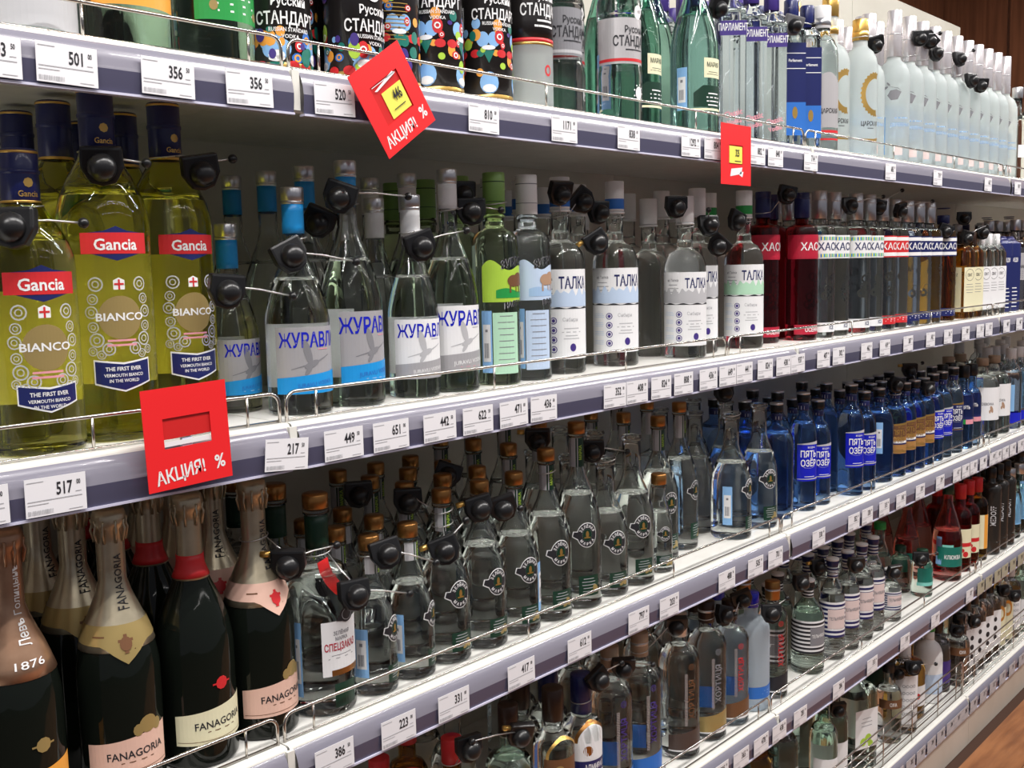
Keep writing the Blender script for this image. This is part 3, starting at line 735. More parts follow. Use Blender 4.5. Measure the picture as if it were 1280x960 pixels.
def teln(key, r, h, mt, panel):
    k = h/.25
    p = PR[key] = Proto(bprof(r, h-.004, .145*k, .200*k, .0125, shape='bell'), 'greenish' if mt == 'ink' else 'glass', 0.165*k, 28)
    p.turned('cap', mt, capprof(.0148, h-.018, h-.002), seg=20)
    p.turned('cap_top', 'white', [(.0150, h-.006), (.0156, h-.0055), (.0156, h-.002), (.0148, h-.0005), (0, h-.0005)])
    p.band('neck_sleeve', 'white', .202*k, h-.022, .0003, core=True)
    for j in range(4): p.band('neck_stripe', mt, (.204+.0085*j)*k, (.2085+.0085*j)*k, .0008, core=True, n=1)
    z0, z1 = .058*k, .146*k; n = 8; st = (z1-z0)/n
    a = p.stick('label', 'white', sheet(-r*2.7, r*2.7, z0, z1), 0, 1)
    p.stick('stripes', mt, [wavy(-r*2.7, r*2.7, z0+st*j, z0+st*j+st*.52, lambda t: 0, 36) for j in range(n)], 0, 2, parent=a)
    b = p.stick('panel', panel, rect(-.020, .026, z0+st*2, z1-st*1.6), 0, 3, parent=a)
    p.stick('lettering', 'greyink' if mt != 'ink' else 'whiteink', text('ТЕЛЬНЯШКА', .0078, .004, (z0+z1)/2+.004, .6, .015, 3), 0, 4, parent=a)
    for j in range(5): p.band('grip_ring', 'glass', (.012+.008*j)*k, (.015+.008*j)*k, .0008, n=2)
    p.neck = (.198*k, .0140)
teln('striped_black', .0375, .222, 'ink', 'greyink'); teln('striped_blue', .0305, .248, 'navy', 'pinkpanel'); teln('striped_blue_s', .029, .140, 'navy', 'pinkpanel')

def finl(h, key):
    r = .0405; k = h/.385
    p = PR[key] = Proto(bprof(r, h-.004, .205*k, .262*k, .0165, shape='round'), 'frost', None, 30)
    p.turned('cap', 'brightcap', capprof(.0180, .270*k, h, .0012), seg=24)
    p.turned('cap_ring', 'silver', [(.0181, .325*k), (.0184, .3255*k), (.0184, .3265*k), (.0181, .327*k)], core=True)
    zc = .175*k
    a = p.stick('leaf_print', 'greyink', [poly([(x*.9+.002, z+zc) for x, z in [(-.018, -.004), (-.008, -.016), (.010, -.015), (.020, .004), (.006, .010), (-.010, .008)]])], -28, 1)
    p.stick('leaf_print', 'greyink', [disc(-.022, zc+.014, .010, .0035, 12, .4), disc(-.012, zc+.024, .006, .0022, 10, -.8), poly([(-.016, zc+.0195), (.012, zc+.012), (.020, zc+.006), (.012, zc+.0135)])], -28, 1, parent=a)
    p.stick('lettering', 'icyblue', [text('ДЕРЕВЕНЬКА', .0085, 0, .098*k, .75, .02), lines(0, .113*k, .05, 1, .003, .003)], 4, 1)
    p.stick('mark', 'pinkpanel', rect(-.010, .010, .022*k, .044*k), -6, 1); p.stick('back_label', 'icyblue', rect(-.030, .030, .07*k, .15*k), 170, 1)
    excise(p, -66, .024*k, .118*k, .018)
    p.neck = (.266*k, .0175)
finl(.385, 'leaf_frost'); finl(.365, 'leaf_frost_s')

def parl(key, w, h, kind):
    p = PR[key] = Proto(bprof(w/2, h-.004, .238, .268, .0130, shape='round'), 'bluish', .250, 24, sq=9)
    p.turned('cap', 'violet' if kind == 0 else 'navy', capprof(.0158, h-.048, h), seg=22)
    for ang in (0, -90):
        if kind == 0:
            a = p.stick('label', 'violet', rect(-w*.47, w*.47, .200, .228), ang, 1, flat=w/2)
            if ang == 0:
                p.stick('lettering', 'whiteink', text('ПАРЛАМЕНТ', .0135, 0, .216, .50, .03), ang, 2, parent=a, flat=w/2)
                p.stick('script', 'rose', [text('Classic', .012, 0, .052, .8, .03, 14), text('Vodka', .010, .002, .036, .8, .03, 14)], ang, 1, flat=w/2)
        else:
            a = p.stick('label', 'navy', rect(-w*.46, w*.46, .100, .225), ang, 1, flat=w/2)
            p.stick('label_lower', 'midblue', rect(-w*.46, w*.46, .030, .100), ang, 1, parent=a, flat=w/2)
            p.stick('flame', 'gold', [disc(0, .078, .006, .013, 12)], ang, 2, parent=a, flat=w/2)
            p.stick('lettering', 'whiteink', [text('Parliament', .0060, 0, .188, .85, .02), rect(-w*.44, w*.44, .170, .1715), rect(-w*.44, w*.44, .202, .2035)], ang, 2, parent=a, flat=w/2)
    p.neck = (.272, .0142)
parl('parl_violet', .056, .325, 0); parl('parl_navy', .052, .318, 1)

def tin(key, seed, front, zt=.125):
    h, r = .300, .0385
    p = PR[key] = Proto([(0, 0.001), (r-.003, 0), (r, .002), (r, h-.003), (r-.002, h), (0, h)], 'tin', None, 36)
    p.turned('foot_band', 'gold', [(r, .004), (r+.0004, .0045), (r+.0004, .013), (r, .0135)], core=False, seg=36)
    rr = random.Random(seed); layers = {c: [] for c in ('midblue', 'sticker', 'orange', 'redprint', 'tealprint', 'limeprint', 'whiteink', 'violet')}
    for i in range(78):
        t = (-.105+.185*rr.random()); z = .018+(zt-.014)*rr.random() if rr.random() < .8 else zt+.03+.06*rr.random()
        if front and t > -.05 and z > zt-.012 and z < zt+.06: continue
        c = rr.choice(['midblue', 'sticker', 'redprint', 'tealprint', 'limeprint', 'violet', 'orange']); s_ = .0035+.0045*rr.random()
        layers[c] += [disc(t, z, s_, s_*(.8+.7*rr.random()), 12)]
        layers['whiteink' if c in ('violet', 'redprint') else 'orange' if c == 'midblue' else 'midblue'] += [ring(t, z, s_*.35, s_*.62, 10)]
    ze = zt-.036
    for c0 in (-.062, .0, .058):            # the paired owl-like eyes and breast of the folk pattern, repeated round the tin
        layers['sticker'] += [disc(c0-.0085, ze, .0095, .011, 16), disc(c0+.0085, ze, .0095, .011, 16)]
        layers['whiteink'] += [disc(c0, ze-.012, .010, .0035, 12)]; layers['tealprint'] += [poly([(c0-.009, ze-.016), (c0, ze-.034), (c0+.009, ze-.016)])]
        layers['redprint'] += [disc(c0-.020, ze-.020, .008, .006, 12), disc(c0+.020, ze-.020, .008, .006, 12)]
        layers['sticker'] += [disc(c0, .030, .014, .016, 16)]; layers['whiteink'] += [disc(c0, .022, .010, .006, 12)]
    first = None
    for i, (c, L) in enumerate(layers.items()):
        if L: q = p.stick('folk_pattern', c, L, -25, 1+i*.5)
    if front:
        p.stick('lettering', 'whiteink', [text('СТАНДАРТ', .0150, .004, zt, .70, .02), text('Русский', .0110, .006, zt+.020, .75, .02), text('RUSSIAN STANDARD', .0050, .006, zt-.0135, .8, .015), text('VODKA', .0046, .006, zt-.0215, 1, .015), disc(.004, zt+.042, .0115, .0115, 18)], -8, 4)
        p.stick('emblem', 'ink', [disc(.004, zt+.042, .0055, .0075, 8)], -8, 5)
    else:
        p.stick('small_print', 'gold', lines(0, .165, .034, 20, .0052, .0010), -30, 4)
    b = p.stick('barcode_panel', 'white', rect(-.008, .008, .105, .140), -95, 5); p.stick('barcode', 'ink', [rect(-.007, .007, .108+.0022*j, .1092+.0022*j, 2) for j in range(13)], -95, 6, parent=b)
    p.neck = (.27, .03)
tin('tin_name', 3, True, .066); tin('tin_back', 8, False); tin('tin_name2', 21, True, .070); tin('tin_name3', 15, True, .128)

def stand(key, body, lab, band, txt, glass='smoke'):
    h, r = .33, .0395
    p = PR[key] = Proto(fillet([(0, .004), (r*.8, 0), (r*.98, .002, .004), (r, .088, .004), (r-.0018, .094), (r-.0018, .180, .004), (r, .186, .004), (r*.97, .205), (r*.75, .236), (.017, .256), (.0155, .262), (.0155, h-.004), (0, h-.004)]), glass, .24, 30)
    p.turned('cap', 'silver', capprof(.0175, .285, h), seg=22)
    a = p.stick('label', lab, rect(-.072, .052, .100, .176), 0, 1)
    if band: p.stick('band', band, rect(-.072, .052, .104, .109), 0, 2, parent=a)
    p.stick('lettering', txt, [text('СТАНДАРТ', .0170, .006, .138, .62, .02), text('Русский', .0115, .008, .157, .7, .015), lines(.006, .122, .05, 1, .005, .0022)], -6, 3, parent=a)
    if lab == 'labelsilver': p.stick('emblem', 'whiteink', [disc(.010, .186, .010, .012, 16), disc(.010, .052, .0085, .011, 14)]+[disc(.010+.0115*math.cos(t*.7), .052+.014*math.sin(t*.7), .0016, n=6) for t in range(9)], 0, 2)
    excise(p, -118, .02, .12, .018)
    p.neck = (.268, .0165)
stand('stand_silver', 0, 'labelsilver', 'redprint', 'ink'); stand('stand_black', 0, 'greyink', 'paleink', 'ink')
def stand_frost():
    h, r = .33, .0385
    p = PR['stand_frost'] = Proto(bprof(r, h-.004, .215, .25, .0155, shape='round'), 'frost', None, 30)
    p.turned('cap', 'silver', capprof(.0175, .285, h), seg=22)
    a = p.band('sleeve', 'tin', .110, .214, .0004)
    p.band('red_band', 'redprint', .104, .110, .0006, n=1, parent=a); p.band('gold_line', 'gold', .100, .104, .0006, n=1, parent=a)
    p.stick('lettering', 'whiteink', [text('СТАНДАРТ', .0175, .006, .152, .62, .02), text('Русский', .0115, .008, .172, .7, .02), lines(.006, .134, .04, 2, .008, .003)], -4, 3, parent=a)
    p.stick('seal', 'redprint', [ring(.004, .062, .0040, .0068, 14, ry=1.3)], 6, 1)
    p.neck = (.27, .0165)
stand_frost()

def mari(key, glass, r, cap):
    h = .35
    p = PR[key] = Proto(bprof(r, h-.004, .150, .270, .0150, shape='bell'), glass, .22, 30)
    p.turned('cap', cap, capprof(.0170, h-.045, h), seg=22)
    a = p.stick('label', 'cream', rect(-.012, .034, .104, .140), 0, 1)
    p.stick('lettering', 'darkgreen', [text('МАРИЯ', .0090, .010, .128, .75, .01), lines(.010, .114, .034, 2, .004, .0009)], 0, 2, parent=a)
    b = p.stick('lower_label', 'darkgreen', wavy(-.032, .040, .050, .076, lambda t: .014*min(1, 4*t), 18), 0, 1)
    p.stick('small_print', 'whiteink', lines(.010, .074, .036, 4, .007, .0022), 0, 2, parent=b)
    p.stick('band', 'cream', rect(-.040, .044, .044, .048), 0, 1)
    excise(p, -68, .046, .124, .022)
    p.neck = (.28, .016)
mari('sea_green', 'seagreen', .046, 'darkgreen'); mari('sea_green_s', 'seagreen', .040, 'royal')

def tsar(key, r, h, silver):
    p = PR[key] = Proto(bprof(r, h-.004, .205, .265, .0170, shape='round'), 'frost' if not silver else 'glass', None if not silver else .25, 30)
    p.turned('cap', 'gold' if not silver else 'white', capprof(.0190, h-.050, h), seg=24)
    p.turned('collar', 'gold' if not silver else 'silver', [(.0172, .285), (.0192, .286), (.0192, .302), (.0172, .303)])
    if not silver:
        a = p.stick('gilt_c', 'gold', [ring(.012, .150, .027, .037, 40, PI*.42, PI*1.55, 1.35)]+[disc(.012+.0365*math.cos(t), .150+.0493*math.sin(t), .0030, n=8) for t in [PI*(.42+.07*j) for j in range(17)]], 8, 1)
        p.stick('lettering', 'ink', [text('ЦАРСКАЯ', .0105, .002, .082, .72, .03), lines(.002, .070, .022, 1, .003, .0014)], 4, 1)
        p.stick('gilt_ship', 'gold', poly([(-.026, .046), (-.012, .040), (.026, .040), (.034, .050), (.010, .046)]), 4, 1)
    else:
        a = p.stick('label', 'labelsilver', wavy(-.040, .040, .058, .150, lambda t: .030*math.sin(PI*t), 18), 0, 1)
        p.stick('lettering', 'ink', text('ЦАРСКАЯ', .0105, .004, .095, .70, .03), 0, 2, parent=a)
        p.stick('band', 'redprint', [rect(-.040, .040, .046, .052), rect(-.04, .04, .030, .034)], 0, 1, parent=a)
    p.neck = (.27, .018)
tsar('tsar_gold', .046, .375, False); tsar('tsar_gold_s', .0415, .330, False); tsar('tsar_silver', .036, .330, True)

def plain(key, glass, r, h, cap, lab=None, txt=None, txtc='ink', zl=(.04, .13), shape='round', zs=.55, zn=.72, rn=.0145, caph=.035, extra=None, rot=0, th=.010, sleeve=None, sq=None):
    """simple shapes for the many single kinds"""
    p = PR[key] = Proto(bprof(r, h-.004, h*zs, h*zn, rn, shape=shape), glass, None if glass in ('darkglass', 'blackbot', 'frost', 'whiteink', 'frostblue') else h*(zs+.1), 26, sq=sq)
    p.turned('cap', cap, capprof(rn+.0022, h-caph, h, .0014), seg=20)
    if sleeve: p.band('neck_sleeve', sleeve, h*zn+.004, h-caph-.001, .0003, core=True)
    fl_ = r if sq else None
    if lab:
        a = p.stick('label', lab, wavy(-r*1.1, r*1.05, zl[0], zl[1], lambda t: 0, 18) if not sq else rect(-r*.86, r*.86, *zl), 0, 1, flat=fl_)
        if txt: p.stick('lettering', txtc, text(txt, th, 0, (zl[0]+zl[1])/2, .7, .025, rot), 0, 3, parent=a, flat=fl_)
        for e in (extra or []): p.stick(e[0], e[1], e[2], 0, 2, parent=a, flat=fl_)
    p.neck = (h*zn+.008, rn+.001)
    return p
plain('round_pale', 'frost', .052, .30, 'silver', 'paleink', 'СЕРЕБРО', 'whiteink', (.010, .115), th=.007)
plain('clear_orange', 'greenish', .0525, .30, 'bronze', 'orange', None, zl=(.048, .16))
plain('clear_green', 'greenish', .0475, .30, 'greencap', 'greenprint', None, zl=(.050, .16), extra=[('lettering', 'whiteink', [lines(.0, .075, .055, 3, .008, .0022), lines(0, .10, .05, 2, .008, .0022)]), ('sprig', 'olivegold', [disc(.030, .060, .006, .005, 10), disc(-.030, .066, .005, .006, 10)])])
plain('crystal', 'glass', .034, .30, 'silver', 'white', 'МОЛО', 'greyink', (.075, .115))
plain('dark_bottle', 'darkglass', .040, .33, 'plastic', None)
plain('gift_box', 'navy', .032, .235, 'navy', 'navy', None, zl=(.02, .18), extra=[('lettering', 'whiteink', [text('МЕДВ', .012, 0, .168, .6, .02), lines(0, .075, .03, 6, .012, .003)])], sq=12, zs=.93, zn=.97, rn=.02, caph=.004)
plain('mernaya', 'smoke', .040, .30, 'silver', 'labelsilver', 'МЕРНАЯ', 'ink', (.10, .19), zs=.66, zn=.78, extra=[('dots', 'greyink', [disc(-.02+.008*i, .108+.007*j, .0016, n=6) for i in range(6) for j in range(4)])])
plain('flask_plain', 'glass', .052, .255, 'tan', 'white', 'DEBOWA', 'greyink', (.060, .165), zs=.66, zn=.80, rn=.0165, caph=.024, th=.009, extra=[('oak_leaf', 'brownlight', [disc(.012, .095, .005, .012, 10, .3), disc(.006, .088, .003, .006, 8)])])
plain('icy_bottle', 'bluish', .036, .27, 'white', 'royal', None, zl=(.02, .055), zs=.6, zn=.82, extra=[('stamp', 'sticker', rect(-.02, .0, .060, .15))])
plain('green_label_blue', 'blueglass', .030, .252, 'plastic', 'navy', 'ПЯТЬ', 'whiteink', (.09, .165), extra=[('flag', 'greenprint', rect(-.03, .0, .076, .09)), ('flag', 'rose', rect(.0, .03, .076, .09))])
plain('admiral_red', 'glass', .0355, .262, 'darkcap', 'brown', None, zl=(.03, .150), zs=.62, zn=.72, rn=.0165, caph=.055, extra=[('arch', 'gold', ring(0, .150, .030, .035, 20, 0, PI)), ('sash', 'redprint', rect(-.036, .034, .085, .108)), ('medal', 'olivegold', disc(-.012, .130, .009))], sq=None)
plain('admiral_white', 'glass', .0355, .262, 'navy', 'white', None, zl=(.03, .150), zs=.62, zn=.72, rn=.0165, caph=.068, extra=[('arch', 'bronze', ring(0, .150, .030, .036, 20, 0, PI)), ('arch_field', 'white', disc(0, .150, .030, .030, 20)), ('sash', 'navy', rect(-.038, .036, .096, .118)), ('lettering', 'whiteink', text('АДМИРАЛ', .0095, .002, .107, .62, .03)), ('medal', 'bronze', disc(-.012, .136, .009)), ('small_print', 'greyink', lines(0, .085, .05, 4, .008, .0014))])
plain('brown_cap_clear', 'greenish', .040, .255, 'darkcap', 'white', None, zl=(.02, .10), zs=.56, zn=.70, rn=.0150, caph=.050)
plain('red_cap', 'amber', .036, .235, 'redprint', 'cream', None, zl=(.02, .09), caph=.040)
plain('red_cap_copper', 'glass', .036, .210, 'redprint', 'white', None, zl=(.02, .09), caph=.030)
plain('blue_cap', 'glass', .038, .262, 'royal', 'white', None, zl=(.02, .09), caph=.032)
plain('green_cap_small', 'greenish', .0295, .135, 'darkgreen', 'tealprint', None, zl=(.034, .085), zs=.62, zn=.82, rn=.0135, caph=.016, extra=[('edge', 'aqua', rect(-.034, .033, .034, .044)), ('lettering', 'paleink', text('К', .012, .016, .066, .7, .02))])
plain('green_cap_tall', 'greenish', .034, .215, 'greenprint', 'darkgreen', None, zl=(.03, .09), zs=.45, zn=.75, shape='cone', caph=.020)
plain('cranberry', 'pinkliq', .0425, .290, 'darkgreen', 'tealprint', 'КЛЮКВА', 'whiteink', (.045, .105), shape='cone', zs=.42, zn=.80, rn=.0145, caph=.03, extra=[('stamp', 'sticker', rect(-.052, -.034, .05, .135)), ('berry', 'aqua', rect(-.032, .0, .105, .112))], th=.012)
plain('cranberry_s', 'pinkliq', .038, .265, 'darkgreen', 'tealprint', 'КЛЮКВА', 'whiteink', (.045, .10), shape='cone', zs=.42, zn=.80, rn=.0145, caph=.03, th=.012)
plain('red_liqueur', 'redliq', .034, .270, 'redprint', 'cream', None, zl=(.045, .135), zs=.62, zn=.74, caph=.045, extra=[('sash', 'redprint', rect(-.036, .034, .080, .092)), ('berries', 'redprint', [disc(-.012, .060, .008), disc(.010, .056, .009), disc(.0, .068, .006)])])
plain('gold_liqueur', 'amber', .035, .265, 'redprint', 'cream', None, zl=(.04, .15), zs=.66, zn=.78, caph=.045, extra=[('stamp', 'aqua', rect(-.020, .0, .05, .15)), ('strip', 'orange', rect(.016, .034, .04, .15))])
plain('dark_medoff', 'blackbot', .034, .285, 'plastic', 'blackbot', 'MEDOFF', 'paleink', (.05, .21), zs=.76, zn=.82, th=.018, rot=90)
plain('clear_far', 'greenish', .038, .24, 'silver', 'sticker', None, zl=(.05, .18))
# bottom shelf
plain('low_white_wrap', 'greenish', .046, .300, 'white', 'white', None, zl=(.060, .165), zs=.66, zn=.76, rn=.0165, caph=.060, shape='flat', extra=[('vine', 'limeprint', [disc(-.012, .078, .011), disc(.006, .086, .012), disc(.014, .070, .009)]), ('small_print', 'greyink', lines(0, .14, .04, 3, .010, .0014))], sq=8)
plain('low_gold', 'smoke', .044, .255, 'gold', 'white', None, zl=(.03, .10), caph=.028, rn=.017)
plain('low_yellow_top', 'greenish', .044, .265, 'plastic', 'white', None, zl=(.03, .12), caph=.046, rn=.020, zs=.6, zn=.8)
plain('low_white_cap', 'smoke', .040, .285, 'white', 'labelsilver', None, zl=(.05, .15), caph=.070, rn=.016)
plain('low_green', 'darkgreen', .036, .28, 'darkgreen', 'cream', None, zl=(.04, .12), caph=.05)
plain('low_brown', 'amber', .048, .245, 'darkcap', 'white', None, zl=(.04, .10), shape='round', caph=.03, extra=[('seal', 'redprint', disc(.01, .07, .009))])
plain('low_white_round', 'whiteink', .040, .250, 'greenprint', 'paleblue', None, zl=(.03, .09), zs=.50, zn=.74, rn=.0145, caph=.036, sleeve='white')
plain('low_red_white', 'glass', .034, .26, 'redprint', 'white', None, zl=(.03, .11), caph=.03, sleeve='white')
plain('low_stripe', 'smoke', .032, .250, 'plastic', 'white', None, zl=(.04, .16), zs=.72, zn=.82, extra=[('dots', 'ink', [disc(0, .07, .008), disc(0, .10, .009), disc(0, .13, .008)])], sq=9)
plain('low_blue_cap', 'glass', .034, .29, 'royal', 'white', None, zl=(.03, .10), caph=.060)
plain('low_clear_silver', 'greenish', .034, .285, 'silver', 'white', None, zl=(.03, .12), caph=.035)
plain('low_red_cap', 'glass', .036, .29, 'redprint', 'labelsilver', None, zl=(.04, .13), caph=.055)
plain('low_yellow', 'glass', .033, .27, 'silver', 'cream', None, zl=(.02, .15), zs=.62, zn=.78, extra=[('gilt', 'gold', [ring(0, .13, .012, .020, 16, ry=1.4)])])
plain('low_yellow_cap', 'amber', .034, .28, 'yellowtag', 'cream', None, zl=(.03, .13), caph=.05)
plain('low_tan', 'amber', .034, .29, 'tan', 'olivegold', None, zl=(.03, .13), caph=.06)
plain('low_lace', 'smoke', .036, .25, 'white', 'white', None, zl=(.03, .17), zs=.70, zn=.82, extra=[('lace', 'greyink', [ring(-.015+.010*i, .06+.02*j, .003, .0045, 8) for i in range(4) for j in range(5)])])
plain('low_dark_label', 'glass', .036, .225, 'plastic', 'brown', 'ОХА', 'whiteink', (.10, .125), caph=.03)
plain('low_violet', 'smoke', .040, .23, 'darkcap', 'violet', None, zl=(.03, .10), caph=.05)

